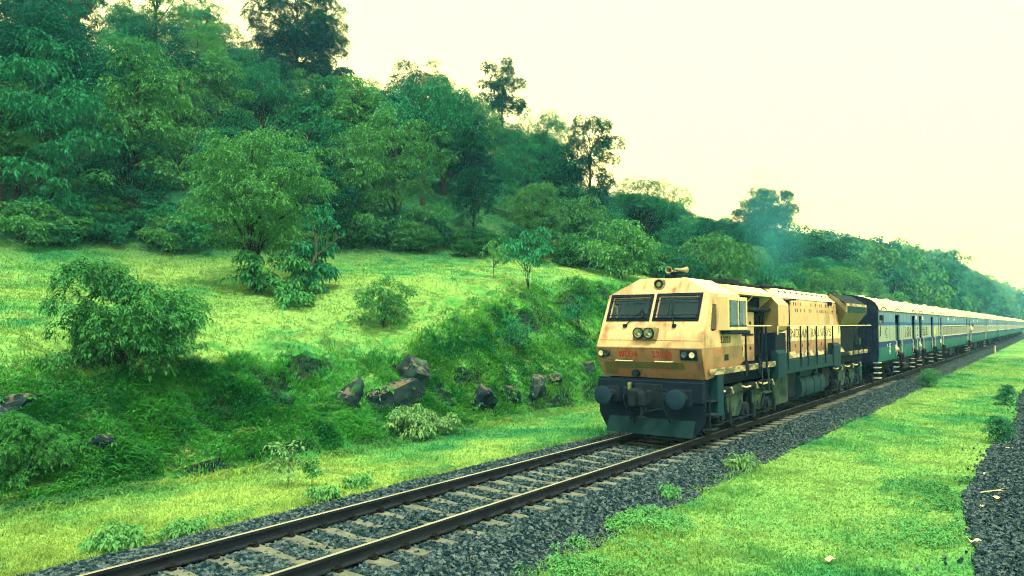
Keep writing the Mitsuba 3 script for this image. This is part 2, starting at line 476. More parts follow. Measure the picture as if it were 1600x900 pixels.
def clip_mesh():
    """An elastic rail clip: a bent spring bar on a cast shoulder."""
    pts = [(.075, -.06, -.15), (.12, -.065, -.135), (.15, -.02, -.13), (.13, .03, -.12), (.075, .035, -.135), (.06, .0, -.14)]
    return cat(tube(pts, .014, 6), cbox(.085, .175, -.045, .045, -.182, -.148, .01))


CLIPS = {(s, o): mikit.ply(trimesh.Trimesh(clip_mesh().vertices * [o, 1, 1] + [s * .8735, 0, 0], clip_mesh().faces[:, ::(1 if o > 0 else -1)], process=False), 'clip_iron') for s in (-1, 1) for o in (-1, 1)}
for q_ in range(4, 76):
    y = .3 + q_ * .6
    key = numbered(track + '__sleeper')
    dz = rng.uniform(-.012, .012)
    place = T().translate([rng.uniform(-.02, .02), y, dz - .01]).rotate([0, 0, 1], float(rng.uniform(-.7, .7)))
    scene[key] = {**SLEEPERS[q_ % 4], 'to_world': place}
    if y < 24:
        for so in CLIPS:
            if so[0] < 0 and y > 17:
                continue
            ck = numbered(key + '__rail_clip')
            scene[ck] = {**CLIPS[so], 'to_world': T().translate([0, y, 0])}

# ------------------------------------------------------------------ grass
def blades(px, py, h, w, lean, g, base=None):
    """Tapered grass blades, two triangles each (a bent strip that ends in a point)."""
    n = len(px)
    pz = ground_z(px, py) if base is None else base
    a = g.random(n) * 2 * PI
    d = np.stack([np.cos(a), np.sin(a)], 1)
    s = np.stack([-d[:, 1], d[:, 0]], 1)
    B = np.stack([px, py, pz - .01], 1)
    L = lean * g.uniform(.4, 1.4, n)
    m = B + np.c_[d * (L * h * .45)[:, None], h * .62]
    t = B + np.c_[d * (L * h * 1.15)[:, None], h * np.clip(1.05 - .35 * L, .25, 1.1)]
    S = np.c_[s * (w / 2)[:, None], np.zeros(n)]
    v = np.stack([B - S, B + S, m + S * .8, m - S * .8, t], 1)
    f = np.array([[0, 1, 2], [0, 2, 3], [3, 2, 4]])
    return v.reshape(-1, 3), (f[None] + (np.arange(n) * 5)[:, None, None]).reshape(-1, 3)


def join(*vf):
    vs, fs, at = [], [], 0
    for v, f in vf:
        vs.append(v)
        fs.append(f + at)
        at += len(v)
    return np.vstack(vs), np.vstack(fs)


def tuft(x, y):
    return sstep(.02, .16, .35 * n2(x / 3.1 * 3 + 7, y, 3.0, 61) + .9 * n2(x, y, .8, 62))


# left strip between the ballast and the bank
n = 60000
y = scatter_y(n, 3.5, 44, 1.3, rng)
x = -rng.uniform(2.75, 8.2, n)
ok = x < toe(y, 0) + .12 * rng.normal(size=n) + .1
x, y = x[ok], y[ok]
tf = tuft(x, y)
edge = sstep(.7, 0, toe(y, 0) - x)
h = (.035 + .05 * rng.random(len(x)) + .12 * tf * rng.random(len(x)) + .05 * edge) * (1 + .006 * y)
w = (.008 + .007 * rng.random(len(x))) * (1 + .035 * y)
left_strip = blades(x, y, h, w, .8, rng)
# right strip between the two tracks
n = 95000
y = scatter_y(n, 7.0, 90, 1.4, rng)
x = rng.uniform(1.9, 8.2, n)
ok = (x > toe(y, 1) - .05 + .10 * rng.normal(size=n)) & (x < own_edge(y) + .42 * rng.normal(size=n))
x, y = x[ok], y[ok]
tf = tuft(x, y)
near = sstep(13.5, 8.5, y) * sstep(6, 3, x)
h = (.025 + .04 * rng.random(len(x)) + .09 * tf * rng.random(len(x)) + .06 * near * rng.random(len(x))) * (1 + .006 * y)
w = (.008 + .007 * rng.random(len(x))) * (1 + .04 * y)
right_strip = blades(x, y, h, w, .8, rng)
# the lawn above the bank
n = 90000
y = scatter_y(n, 5.0, 62, 1.0, rng)
x = -rng.uniform(9.5, 30, n)
tf = tuft(x, y)
h = .05 + .06 * rng.random(n) + .16 * tf * rng.random(n)
w = (.014 + .012 * rng.random(n)) * (1 + .02 * y)
lawn = blades(x, y, h, w, .9, rng)
obj('grass', join(left_strip, right_strip, lawn), 'grass_blade', kind='stuff', label='short bright yellow-green grass of the strips beside the track and the lawn above the bank')
# long grass hanging over the bank
n = 170000
y = scatter_y(n, 4.5, 60, .8, rng)
b = rng.random(n)
x = -(7.4 + b * (2.4 + 2.6 * sstep(17, 30, y)) + .5 * rng.normal(size=n))
clump = n2(x, y, .55, 71) + .5 * n2(x, y, 1.6, 72)
ok = rng.random(n) < sstep(-.25, .22, clump) + .12
x, y, clump = x[ok], y[ok], clump[ok]
h = .12 + .16 * rng.random(len(x)) + .22 * sstep(0, .4, clump)
w = (.016 + .016 * rng.random(len(x))) * (1 + .012 * y)
gzx = (ground_z(x + .12, y) - ground_z(x - .12, y)) / .24
gzy = (ground_z(x, y + .12) - ground_z(x, y - .12)) / .24
sl = np.hypot(gzx, gzy)
keep = rng.random(len(x)) < sstep(3.6, 1.5, sl)
x, y, h, w, sl = x[keep], y[keep], h[keep], w[keep], sl[keep]
flat = sl < .55
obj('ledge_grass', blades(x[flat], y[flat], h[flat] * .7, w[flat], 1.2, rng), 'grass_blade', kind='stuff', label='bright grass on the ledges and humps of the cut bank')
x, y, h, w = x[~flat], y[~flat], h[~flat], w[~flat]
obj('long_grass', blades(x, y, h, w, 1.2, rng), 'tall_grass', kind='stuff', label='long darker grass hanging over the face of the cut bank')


# ------------------------------------------------------------------ leaves, trees and shrubs
UP = np.array([0, 0, 1.0])


def unit(v):
    return v / (np.linalg.norm(v, axis=-1, keepdims=True) + 1e-9)


def leaves(base, axis, length, width, droop, g, rich=False):
    """One leaf per row: folded along its midrib and bent downwards."""
    n = len(base)
    axis = unit(axis)
    side = unit(np.cross(axis, UP + .25 * g.normal(size=(n, 3))))
    nrm = np.cross(side, axis)
    L, W = length[:, None], width[:, None]
    mid = base + axis * L * .45 - UP * (droop * L * .10)
    tip = base + axis * L * .95 - UP * (droop * L * .45)
    lift = nrm * W * .22
    l, r = mid + side * W * .5 + lift, mid - side * W * .5 + lift
    if rich:
        v = np.stack([base, l, mid, r, tip], 1)
        f = np.array([[0, 2, 1], [0, 3, 2], [1, 2, 4], [2, 3, 4]])
    else:
        v = np.stack([base, l, r, tip], 1)
        f = np.array([[0, 3, 1], [0, 2, 3]])
    k = v.shape[1]
    return v.reshape(-1, 3), (f[None] + (np.arange(n) * k)[:, None, None]).reshape(-1, 3)


def rosettes(P, N, per, length, droop, g, wl=.36, spread=.9, rich=False):
    """Sprays of leaves around the axes N at the points P."""
    n = len(P)
    N = unit(N)
    a = unit(np.cross(N, UP * .3 + g.normal(size=(n, 3))))
    b = np.cross(N, a)
    ph = (np.arange(per)[None] + g.random((n, 1)) + .35 * g.normal(size=(n, per))) * 2 * PI / per
    D = N[:, None] * (1 - spread * .75) + spread * (np.cos(ph)[..., None] * a[:, None] + np.sin(ph)[..., None] * b[:, None]) - UP * droop * .5
    ln = length * g.uniform(.6, 1.25, (n, per))
    base = np.repeat(P, per, 0) + unit(D.reshape(-1, 3)) * (ln.ravel() * .1)[:, None]
    return leaves(base, D.reshape(-1, 3), ln.ravel(), ln.ravel() * wl * g.uniform(.8, 1.2, n * per), droop, g, rich)


def sphere_dirs(n, g, low=-1.0):
    z = g.uniform(low, 1, n)
    a = g.random(n) * 2 * PI
    r = np.sqrt(1 - z * z)
    return np.stack([r * np.cos(a), r * np.sin(a), z], 1)


def make_tree(seed, H, R, base, nclump, per, leaf, droop=.8, form='round', rc=.30, k=5, wl=.36, trunk=.020, rich=False, stems=1, limbs=16, squash=.72):
    """(trunk mesh, crown mesh): a bent tapered trunk with limbs that reach the clumps, and leaf sprays on every clump."""
    g = np.random.default_rng(seed)
    cz, rz = H * (1 + base) / 2, H * (1 - base) / 2
    d = sphere_dirs(nclump, g, -.9)
    rad = (g.random(nclump) ** .42) * (.70 + .62 * meshkit.noise(d * 1.6 + seed, seed))
    C = d * rad[:, None] * [R, R, rz]
    if form == 'cone':
        C[:, :2] *= (1.15 - .75 * (C[:, 2:] / rz + 1) / 2)
    elif form == 'flat':
        C[:, 2] = np.where(C[:, 2] < 0, C[:, 2] * .55, C[:, 2])
        C[:, :2] *= 1.1
    elif form == 'tier':
        lv = np.round((C[:, 2] / rz + 1) * 2.6) / 2.6 - 1
        C[:, 2] = rz * (lv + .10 * g.normal(size=nclump))
    C[:, 2] += cz
    bend = g.normal(size=2) * .03 * H
    parts, clump_R = [], rc * R * g.uniform(.65, 1.3, nclump)

    def trunk_at(z, s=0):
        u = z / H
        return np.array([bend[0] * math.sin(u * 2.4) + s * .12 * u * H, bend[1] * math.sin(u * 2.1 + .4) - bend[1] * math.sin(.4), z])

    for s in range(stems):
        off = (s - (stems - 1) / 2) * .9
        zs = np.linspace(-.25, H * .86, 9)
        pts = np.array([trunk_at(z, off) for z in zs])
        parts.append(tube(pts, trunk * H * (1.15 - .95 * np.linspace(0, 1, 9)) * np.r_[1.5, 1.1, np.ones(7)] / (stems ** .5), 8))
    for c in C[g.permutation(nclump)[:limbs]]:
        z0 = max(H * base * .6, c[2] - np.hypot(c[0], c[1]) * .7 - .05 * H)
        p0 = trunk_at(min(z0, H * .8), (g.integers(stems) - (stems - 1) / 2) * .9)
        m = (p0 + c) / 2 + UP * .04 * H + g.normal(size=3) * .02 * H
        parts.append(tube(np.array([p0, m, c]), [trunk * H * .42, trunk * H * .26, trunk * H * .08], 5))
    vf = []
    for c, r in zip(C, clump_R):
        q = max(4, int(per * (r / (rc * R)) ** 1.6))
        e = sphere_dirs(q, g, -.45)
        P = c + e * [r, r, r * squash] * g.uniform(.55, 1.05, (q, 1))
        vf.append(rosettes(P, e * [1, 1, .6] + UP * .55, k, leaf, droop, g, wl, .9, rich))
    return cat(*parts), join(*vf)


PROTO = {}


def proto(name, bsdf, bark='bark', **kw):
    key = (name, bsdf)
    if key not in PROTO:
        if name not in PROTO:
            PROTO[name] = make_tree(**TREES[name])
        tm, cm = PROTO[name]
        gid = f'shape_{name}_{bsdf}'
        scene[gid] = {'type': 'shapegroup', 'trunk': mikit.ply(tm, bark), 'crown': mikit.ply(cm, bsdf)}
        PROTO[key] = gid
    return PROTO[key]


TREES = {
    'broad': dict(seed=11, H=8.0, R=3.0, base=.10, nclump=60, per=56, leaf=.19, droop=.3, rc=.25, squash=.62),
    'dome': dict(seed=12, H=8.0, R=3.2, base=.12, nclump=90, per=44, leaf=.18, droop=.25, rc=.24, squash=.62),
    'drooping': dict(seed=13, H=8.0, R=2.8, base=.10, nclump=70, per=34, leaf=.23, droop=.7, form='tier', wl=.32, squash=.55),
    'cone': dict(seed=14, H=8.5, R=2.6, base=.08, nclump=66, per=44, leaf=.20, droop=.5, form='cone', rc=.27, squash=.62),
    'big_dome': dict(seed=31, H=13.0, R=5.4, base=.12, nclump=210, per=50, leaf=.34, droop=.3, rc=.17, limbs=30),
    'airy': dict(seed=15, H=9.0, R=2.0, base=.30, nclump=46, per=32, leaf=.27, droop=.5, rc=.32, trunk=.014),
    'flat': dict(seed=16, H=7.0, R=3.6, base=.34, nclump=70, per=38, leaf=.19, droop=.4, form='flat', squash=.6),
    'bushy': dict(seed=17, H=3.0, R=1.7, base=-.05, nclump=56, per=26, leaf=.20, droop=.5, rc=.34, limbs=8),
    'far_round': dict(seed=18, H=8.0, R=3.6, base=.0, nclump=34, per=10, leaf=.75, droop=.8, rc=.36, k=4, limbs=3, wl=.5),
    'far_tall': dict(seed=19, H=9.0, R=3.2, base=.02, nclump=34, per=9, leaf=.7, droop=1.0, rc=.36, k=4, limbs=3, wl=.5, form='cone'),
    'lawn_tree': dict(seed=21, H=7.1, R=2.95, base=.17, nclump=170, per=58, leaf=.15, droop=.35, rc=.23, squash=.62, limbs=22, trunk=.026, rich=True),
    'sapling': dict(seed=22, H=3.0, R=1.1, base=.36, nclump=26, per=9, leaf=.20, droop=1.0, rc=.34, stems=3, trunk=.012),
    'twiggy': dict(seed=23, H=1.85, R=1.15, base=-.05, nclump=130, per=13, leaf=.12, droop=.25, rc=.20, stems=3, trunk=.012, limbs=50, k=4, wl=.32),
    'leafy_bush': dict(seed=29, H=2.65, R=1.5, base=-.16, nclump=70, per=44, leaf=.14, droop=.55, rc=.29, k=7, wl=.32, rich=True, stems=3, limbs=24, squash=.9),
    'pale_weed': dict(seed=25, H=1.0, R=.42, base=.25, nclump=16, per=6, leaf=.13, droop=.7, rc=.34, k=4, wl=.45, rich=True, stems=3, trunk=.007, limbs=14),
    'low_weed': dict(seed=26, H=.42, R=.42, base=-.1, nclump=20, per=6, leaf=.12, droop=1.0, rc=.32, k=5, wl=.42, rich=True, limbs=6),
    'broadleaf': dict(seed=27, H=1.9, R=.9, base=.0, nclump=34, per=7, leaf=.25, droop=.8, rc=.28, k=6, wl=.40, rich=True, stems=2, trunk=.012, limbs=14),
    'cluster_weed': dict(seed=33, H=.9, R=.75, base=-.1, nclump=42, per=9, leaf=.15, droop=.8, rc=.28, k=6, wl=.36, rich=True, stems=2, limbs=14),
    'dark_shrub': dict(seed=28, H=.75, R=.40, base=-.05, nclump=45, per=11, leaf=.085, droop=.3, rc=.28, k=5, wl=.3, limbs=10),
}


def plant(name, kind, bsdf, x, y, scale, label, cat, group=None, rot=0.0, sz=None, dz=0.0, tilt=0.0, bark='bark'):
    key = thing(name, label, cat, group)
    z = float(ground_z(x, y)) + dz
    scene[key] = {'type': 'instance', 'group': {'type': 'ref', 'id': proto(kind, bsdf, bark)},
                  'to_world': T().translate([float(x), float(y), z]).rotate([0, 1, 0], tilt).rotate([0, 0, 1], rot).scale([scale, scale, sz or scale])}
    return key


# single trees and shrubs
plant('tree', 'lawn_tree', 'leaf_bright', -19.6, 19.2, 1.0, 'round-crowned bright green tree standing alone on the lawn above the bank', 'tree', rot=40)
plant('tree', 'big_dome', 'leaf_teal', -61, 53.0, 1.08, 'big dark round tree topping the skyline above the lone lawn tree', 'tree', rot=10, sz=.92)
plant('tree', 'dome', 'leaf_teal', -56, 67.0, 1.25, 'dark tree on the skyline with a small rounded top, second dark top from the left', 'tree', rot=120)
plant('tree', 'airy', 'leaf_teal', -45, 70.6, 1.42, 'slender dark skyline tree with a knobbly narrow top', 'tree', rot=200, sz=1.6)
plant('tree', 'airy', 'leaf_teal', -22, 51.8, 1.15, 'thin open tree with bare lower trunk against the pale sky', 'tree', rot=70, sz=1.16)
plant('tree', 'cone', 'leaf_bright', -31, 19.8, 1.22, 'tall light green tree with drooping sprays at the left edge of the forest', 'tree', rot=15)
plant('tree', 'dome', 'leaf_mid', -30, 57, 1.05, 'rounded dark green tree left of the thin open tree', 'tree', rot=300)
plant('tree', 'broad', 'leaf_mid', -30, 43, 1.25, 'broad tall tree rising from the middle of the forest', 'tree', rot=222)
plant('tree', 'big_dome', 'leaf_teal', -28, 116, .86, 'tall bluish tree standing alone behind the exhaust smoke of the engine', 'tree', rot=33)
plant('tree', 'flat', 'leaf_mid', -20, 58.5, .85, 'flat-topped tree against the sky just left of the engine horns', 'tree', rot=80)
plant('tree', 'bushy', 'leaf_bright', -12.0, 52.3, 1.65, 'round light green bushy tree right above the engine cab', 'tree', rot=80)
plant('tree', 'bushy', 'leaf_bright', -14.0, 42.2, 1.30, 'yellow-green bushy tree at the top of the bank left of the engine horns', 'tree', rot=190)
plant('tree', 'drooping', 'leaf_mid', -31, 15, 1.10, 'layered tree with drooping foliage at the left edge of the picture', 'tree', rot=190)
plant('tree', 'drooping', 'leaf_bright', -26, 30.8, .86, 'small layered tree at the lawn edge right of the lone lawn tree', 'tree', rot=55)
plant('sapling', 'sapling', 'leaf_mid', -12.5, 29.7, 1.0, 'thin three-stemmed sapling with an open crown on the brow of the bank', 'sapling', rot=20)
plant('sapling', 'sapling', 'leaf_bright', -14.8, 29.9, .62, 'smaller sapling just left of the three-stemmed sapling', 'sapling', rot=140)
plant('sapling', 'sapling', 'leaf_mid', -9.3, 24.3, .60, 'little sapling growing low on the bank face', 'sapling', rot=250)
plant('sapling', 'sapling', 'leaf_mid', -10.4, 31.0, .62, 'slim sapling on the bank close to the engine cab', 'sapling', rot=310)
plant('shrub', 'leafy_bush', 'leaf_shrub', -9.95, 8.95, .98, 'large leafy shrub with drooping leaf whorls at the edge of the left bank', 'shrub', rot=0)
plant('shrub', 'leafy_bush', 'leaf_shrub', -10.9, 10.5, .62, 'smaller leafy shrub leaning out right of the large drooping one', 'shrub', rot=130)
plant('shrub', 'leafy_bush', 'leaf_creeper', -8.15, 6.25, .52, 'dark leafy bush low on the bank in the bottom left corner', 'shrub', rot=60, sz=.5)
plant('shrub', 'twiggy', 'leaf_shrub', -12.3, 19.8, 1.0, 'round twiggy grey-green shrub standing alone on the lawn', 'shrub', rot=20)
plant('plant', 'broadleaf', 'leaf_shrub', -18.6, 18.4, 1.0, 'broad-leaved plant in front of the lone lawn tree trunk', 'plant', rot=20)
plant('plant', 'broadleaf', 'leaf_shrub', -17.0, 19.3, .95, 'broad-leaved plant under the bare leaning sapling', 'plant', rot=160)
plant('plant', 'broadleaf', 'leaf_mid', -17.4, 20.6, 1.15, 'dark broad-leaved plant behind the bare leaning sapling', 'plant', rot=260)
plant('plant', 'low_weed', 'leaf_shrub', -15.7, 18.2, 1.9, 'low leafy plant on the lawn in front of the bare leaning sapling', 'plant', rot=200)
plant('plant', 'cluster_weed', 'leaf_pale', -7.35, 16.1, 1.0, 'pale large-leaved plant at the foot of the bank below the rocks', 'plant', rot=100)
plant('plant', 'cluster_weed', 'leaf_pale', -7.2, 17.1, .85, 'second pale large-leaved plant at the foot of the bank, further along', 'plant', rot=10)
plant('weed', 'pale_weed', 'leaf_pale', -4.7, 9.8, 1.0, 'tall pale weed standing in the grass strip left of the rails', 'weed', rot=0, bark='pale_bark')
plant('weed', 'pale_weed', 'leaf_shrub', -4.4, 10.2, .7, 'shorter green weed beside the tall pale weed', 'weed', rot=110)
plant('weed', 'low_weed', 'leaf_pale', 2.35, 17.1, .95, 'low pale weed on the right ballast edge near the engine', 'weed', rot=0)
plant('weed', 'low_weed', 'leaf_bright', 2.15, 13.5, .62, 'small bright weed sprouting from the ballast right of the rails', 'weed', rot=50)
plant('weed', 'low_weed', 'leaf_bright', -3.3, 5.6, .95, 'leafy weed at the left ballast edge nearest the camera', 'weed', rot=90)
plant('weed', 'low_weed', 'leaf_bright', -3.1, 6.6, .7, 'second leafy weed along the left ballast edge', 'weed', rot=200)
plant('weed', 'low_weed', 'leaf_bright', -3.15, 9.5, .8, 'bright weed at the left ballast edge below the tall pale weed', 'weed', rot=300)
plant('weed', 'low_weed', 'leaf_bright', -3.6, 10.8, .75, 'leafy weed by the left ballast, furthest of the row', 'weed', rot=10)
plant('shrub', 'dark_shrub', 'leaf_mid', 6.9, 25.6, 1.0, 'small dark shrub at the edge of the gravel on the right', 'shrub', rot=10)
plant('shrub', 'dark_shrub', 'leaf_mid', 6.5, 38.0, 1.1, 'dark shrub in the grass at the right edge, behind the small one', 'shrub', rot=90)
plant('shrub', 'bushy', 'leaf_bright', 2.7, 46.0, .34, 'low green bush on the ballast edge beside the first coach', 'shrub', rot=90)

brng = np.random.default_rng(64)
for q, y in enumerate(np.r_[np.arange(46, 96, 2.2), np.arange(66, 84, 2.0)]):
    x = -brng.uniform(8.6, 11.5)
    s = brng.uniform(.5, .9)
    x = x - (3.0 if y < 70 and q % 2 else 0)
    plant('bank_bush', 'bushy', ('leaf_bright', 'leaf_mid', 'leaf_shrub')[q % 3], x, y, s, f"{('bright', 'green', 'grey-green')[q % 3]} bush on the bank behind the {'engine hood' if y < 62 else 'first coaches'}", 'bush', 'bushes on the bank behind the train', rot=float(brng.uniform(0, 360)))

for q, (x, y) in enumerate(((-12.5, 82), (-14.5, 88), (-13.2, 94), (-15.5, 98), (-13.6, 103), (-16.2, 108), (-14.2, 113), (-16.5, 119), (-14.8, 125))):
    plant('bank_bush', 'bushy', ('leaf_bright', 'leaf_mid')[q % 2], x, y, brng.uniform(.9, 1.3), f"{('bright', 'green')[q % 2]} bush on the upper bank just above the radiator end of the engine", 'bush', 'bushes on the bank behind the train', rot=float(40 * q))

# a bare leaning sapling right of the lawn tree
key = thing('bare_sapling', 'leaning half-bare sapling with forked grey limbs right of the lone lawn tree', 'sapling')
B0 = np.array([-17.13, 19.69, float(ground_z(-17.13, 19.69))])
right_v = np.array([math.cos(YAW), math.sin(YAW), 0])
w = lambda u, z, d=0: B0 + right_v * u + UP * z + np.array([-.3, .95, 0]) * d
obj('trunk', cat(tube([w(0, -.2), w(.12, .5), w(.35, 1.1), w(.62, 1.75)], [.10, .085, .07, .055], 8),
                 tube([w(.62, 1.75), w(.62, 2.3), w(.75, 2.9), w(.68, 3.6)], [.05, .038, .025, .012], 6),
                 tube([w(.60, 1.72), w(1.05, 2.05), w(1.5, 2.45), w(1.9, 2.6)], [.045, .035, .022, .010], 6),
                 tube([w(.62, 2.3), w(.35, 2.9, .2), w(.2, 3.5, .3)], [.03, .02, .008], 5),
                 tube([w(1.05, 2.05), w(1.2, 2.7, -.2), w(1.15, 3.3, -.3)], [.025, .016, .007], 5),
                 tube([w(.05, .2), w(-.25, .75), w(-.35, 1.3), w(-.2, 1.9)], [.06, .05, .035, .015], 6)), 'pale_bark', key)
g = np.random.default_rng(41)
cl = np.array([w(.68, 3.5), w(.2, 3.4, .3), w(1.15, 3.2, -.3), w(1.0, 3.7, .2), w(.5, 2.9, .2), w(1.4, 2.9), w(-.3, 1.7), w(0, 1.2), w(.9, 1.1), w(.3, .7), w(.8, .8, -.3)])
vf = []
for c in cl:
    e = sphere_dirs(16, g, -.6)
    vf.append(rosettes(c + e * .42 * g.uniform(.3, 1.1, (16, 1)), e + UP * .4, 5, .19, .9, g))
obj('crown', join(*vf), 'leaf_mid', key)

# ------------------------------------------------------------------ the forest on the hill
VW, VH = 400, 225
seen = np.zeros((VH, VW), bool)
right_c = np.array([math.cos(YAW), math.sin(YAW), 0])
up_c = np.cross(right_c, fwd)
yy, xx = np.mgrid[0:VH, 0:VW]


def to_px(p):
    d = np.asarray(p, float) - eye
    z = d @ fwd
    return np.array([VW / 2 + F_PX / 4 * (d @ right_c) / z, VH / 2 - F_PX / 4 * (d @ up_c) / z]), z


from PIL import Image, ImageDraw
im = Image.new('1', (VW, VH))
ImageDraw.Draw(im).polygon([(236, 172), (236, 114), (250, 109), (310, 112), (343, 118), (400, 125), (400, 141), (275, 172)], fill=1)
seen |= np.array(im)      # what the train hides


def show(p, H, R, low=.0):
    """How many cells of the picture a crown adds in front of nothing nearer; marks the cells it hides."""
    (u, v0), z = to_px(p + UP * H * low)
    (_, v1), _ = to_px(p + UP * H)
    rx, ry, cy = R * F_PX / 4 / z, max((v0 - v1) / 2, .3), (v0 + v1) / 2
    if z < 1 or u < -rx or u > VW + rx:
        return 0
    e = ((xx - u) / rx) ** 2 + ((yy - cy) / ry) ** 2
    new = ((e < 1) & ~seen).sum()
    seen[e < .62] = True
    return new


forest_edge = lambda y: lerpy(y, [-60, 10, 20, 32, 38, 48, 56, 66, 120, 300, 700], [30, 30, 29, 25, 20, 16, 12.5, 10, 9, 10, 12])
SKX = [0, 300, 330, 350, 365, 540, 590, 700, 740, 800, 850, 880, 900, 960, 1000, 1040, 1080, 1140, 1230, 1300, 1400, 1480, 1500, 1550, 1600]
SKY = [-100, -20, 10, 60, 65, 115, 130, 125, 170, 200, 205, 230, 290, 300, 298, 310, 335, 345, 360, 365, 383, 392, 410, 437, 455]


def tallest(x, y, z):
    """How tall a tree may grow here before it would overtop the forest's even upper line."""
    (u, v), zc = to_px([x, y, z])
    return (v * 4 - np.interp(u * 4, SKX, SKY)) * zc / F_PX


cands = []
frng = np.random.default_rng(99)
y = 4.0
while y < 1150:
    step = 4.9 if y < 60 else 5.0 if y < 120 else 5.5 if y < 260 else 9.0 if y < 520 else 16.0
    te = float(forest_edge(y))
    t = te + frng.uniform(0, 2.0) + (.8 if y < 60 else 0)
    while t < te + (52 if y < 300 else 60):
        cands.append((-t + frng.uniform(-1.2, 1.2), y + frng.uniform(-.45, .45) * step, t - te))
        t += step * frng.uniform(.8, 1.25) * (1.0 if t - te > 6 else .85)
    y += step
dist = [np.hypot(x - CAM_X, y) for x, y, _ in cands]
forest, far = [], []
for q in np.argsort(dist):
    x, y, inn = cands[q]
    z = float(ground_z(x, y))
    H = (5.4 + 5.6 * frng.random() ** 1.2) if inn > 3 else frng.uniform(4.6, 9.0)
    if 44 < y < 140 and inn < 9:
        H = frng.uniform(2.4, 4.3)
    if y > 260:
        H *= 1.35 if y < 520 else 2.0
    H = min(H, tallest(x, y, z) * frng.uniform(.80, 1.04))
    if H < 1.8:
        continue
    R = H * frng.uniform(.34, .46)
    n_px = show(np.array([x, y, z]), H, R)
    if n_px < (5 if y < 120 else 1):
        continue
    (far if y > 125 else forest).append((x, y, H, R, inn, n_px))
forest.sort(key=lambda r: -r[5])
USED = {}


def where(x, y, names):
    (u, v), z_ = to_px([x, y, float(ground_z(x, y)) + 3])
    return next(n_ for lim, n_ in names if u * 4 < lim)


def pick(base, group, **kw):
    """A label that says kind, row and the nearest landmark; the group name goes with the ones that share it."""
    USED[base] = USED.get(base, 0) + 1
    return base


AREAS = [(90, 'at the left edge'), (200, 'above the large leafy shrub'), (290, 'left of the lone lawn tree'), (400, 'behind the lone lawn tree'), (500, 'behind the bare leaning sapling'), (600, 'above the round twiggy shrub'),
         (700, 'above the long grassy bank'), (800, 'left of the three-stemmed sapling'), (890, 'behind the three-stemmed sapling'), (970, 'left of the engine horns'), (1080, 'above the engine cab'), (1190, 'above the engine roof'), (1330, 'behind the engine hood'),
         (1480, 'above the first coach'), (9999, 'above the far coaches')]
kinds = ['broad', 'dome', 'drooping', 'cone', 'flat', 'drooping', 'broad', 'cone']
hts = {k_: TREES[k_]['H'] for k_ in TREES}
for x, y, H, R, inn, n_px in forest[:270]:
    kd = kinds[int(frng.integers(len(kinds)))]
    if kd == 'flat' and inn < 4:
        kd = 'broad'
    if H < 4.4:
        kd = 'bushy'
    u = frng.random()
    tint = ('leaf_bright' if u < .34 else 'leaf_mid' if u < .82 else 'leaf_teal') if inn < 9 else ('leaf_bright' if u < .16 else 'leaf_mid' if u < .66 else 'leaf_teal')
    s = H / hts[kd]
    hr = R / TREES[kd]['R']
    form = {'broad': 'rounded', 'dome': 'domed', 'drooping': 'layered', 'cone': 'pointed', 'flat': 'flat-topped', 'bushy': 'bushy'}[kd]
    tone = {'leaf_bright': 'bright', 'leaf_mid': 'green', 'leaf_teal': 'dark bluish'}[tint]
    size_ = 'tall' if H > 8 else 'small' if H < 5.6 else 'middling'
    row = 'front-row forest tree' if inn < 3.5 else 'forest tree low on the slope' if inn < 13 else 'forest tree halfway up the slope' if inn < 28 else 'forest tree high on the slope'
    lab = f'{size_} {tone} {form} {row} {where(x, y, AREAS)}'
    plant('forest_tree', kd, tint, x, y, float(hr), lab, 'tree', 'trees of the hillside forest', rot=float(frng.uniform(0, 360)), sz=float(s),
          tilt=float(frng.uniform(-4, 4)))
for x, y, H, R, inn, n_px in far[:700]:
    kd = 'far_round' if frng.random() < .6 else 'far_tall'
    u = frng.random()
    s = H / hts[kd]
    k_ = numbered('far_forest_') if False else f'far_forest__{len([1 for q_ in scene if q_.startswith("far_forest__")]) + 1:03d}'
    scene[k_] = {'type': 'instance', 'group': {'type': 'ref', 'id': proto(kd, 'leaf_bright' if u < .35 else 'leaf_mid' if u < .8 else 'leaf_teal')},
                 'to_world': T().translate([float(x), float(y), float(ground_z(x, y))]).rotate([0, 0, 1], float(frng.uniform(0, 360))).scale([float(R / 3.2), float(R / 3.2), float(s)])}
tag('far_forest', 'hazy far-off forest on the hill behind the coaches', None, None, 'stuff')
# undergrowth at the forest edge
cnt = 0
for y in np.arange(6, 96, 1.5):
    te = float(forest_edge(y))
    for e in range(2):
        yy_, xx_ = y + frng.uniform(-.7, .7), -te + frng.uniform(-.8, .9) - e * 1.4
        z = float(ground_z(xx_, yy_))
        (u, v), zc = to_px([xx_, yy_, z + 1])
        if not (-8 < u < VW + 8) or (u > 238 and v > 112):
            continue
        s = frng.uniform(.45, .95)
        ti = int(frng.integers(3))
        tone_ = ('bright', 'green', 'grey-green')[ti]
        plant('understory_bush', 'bushy', ('leaf_bright', 'leaf_mid', 'leaf_shrub')[ti], xx_, yy_, s, f"{'large' if s > .8 else 'small' if s < .6 else 'low'} {tone_} bush {'in front of' if e == 0 else 'just behind'} the forest edge {where(xx_, yy_, AREAS)}", 'bush',
              'bushes along the forest edge', rot=float(frng.uniform(0, 360)), sz=s * float(frng.uniform(.7, 1.0)))
        cnt += 1
print('forest', len(forest), 'far', len(far), 'bushes', cnt)

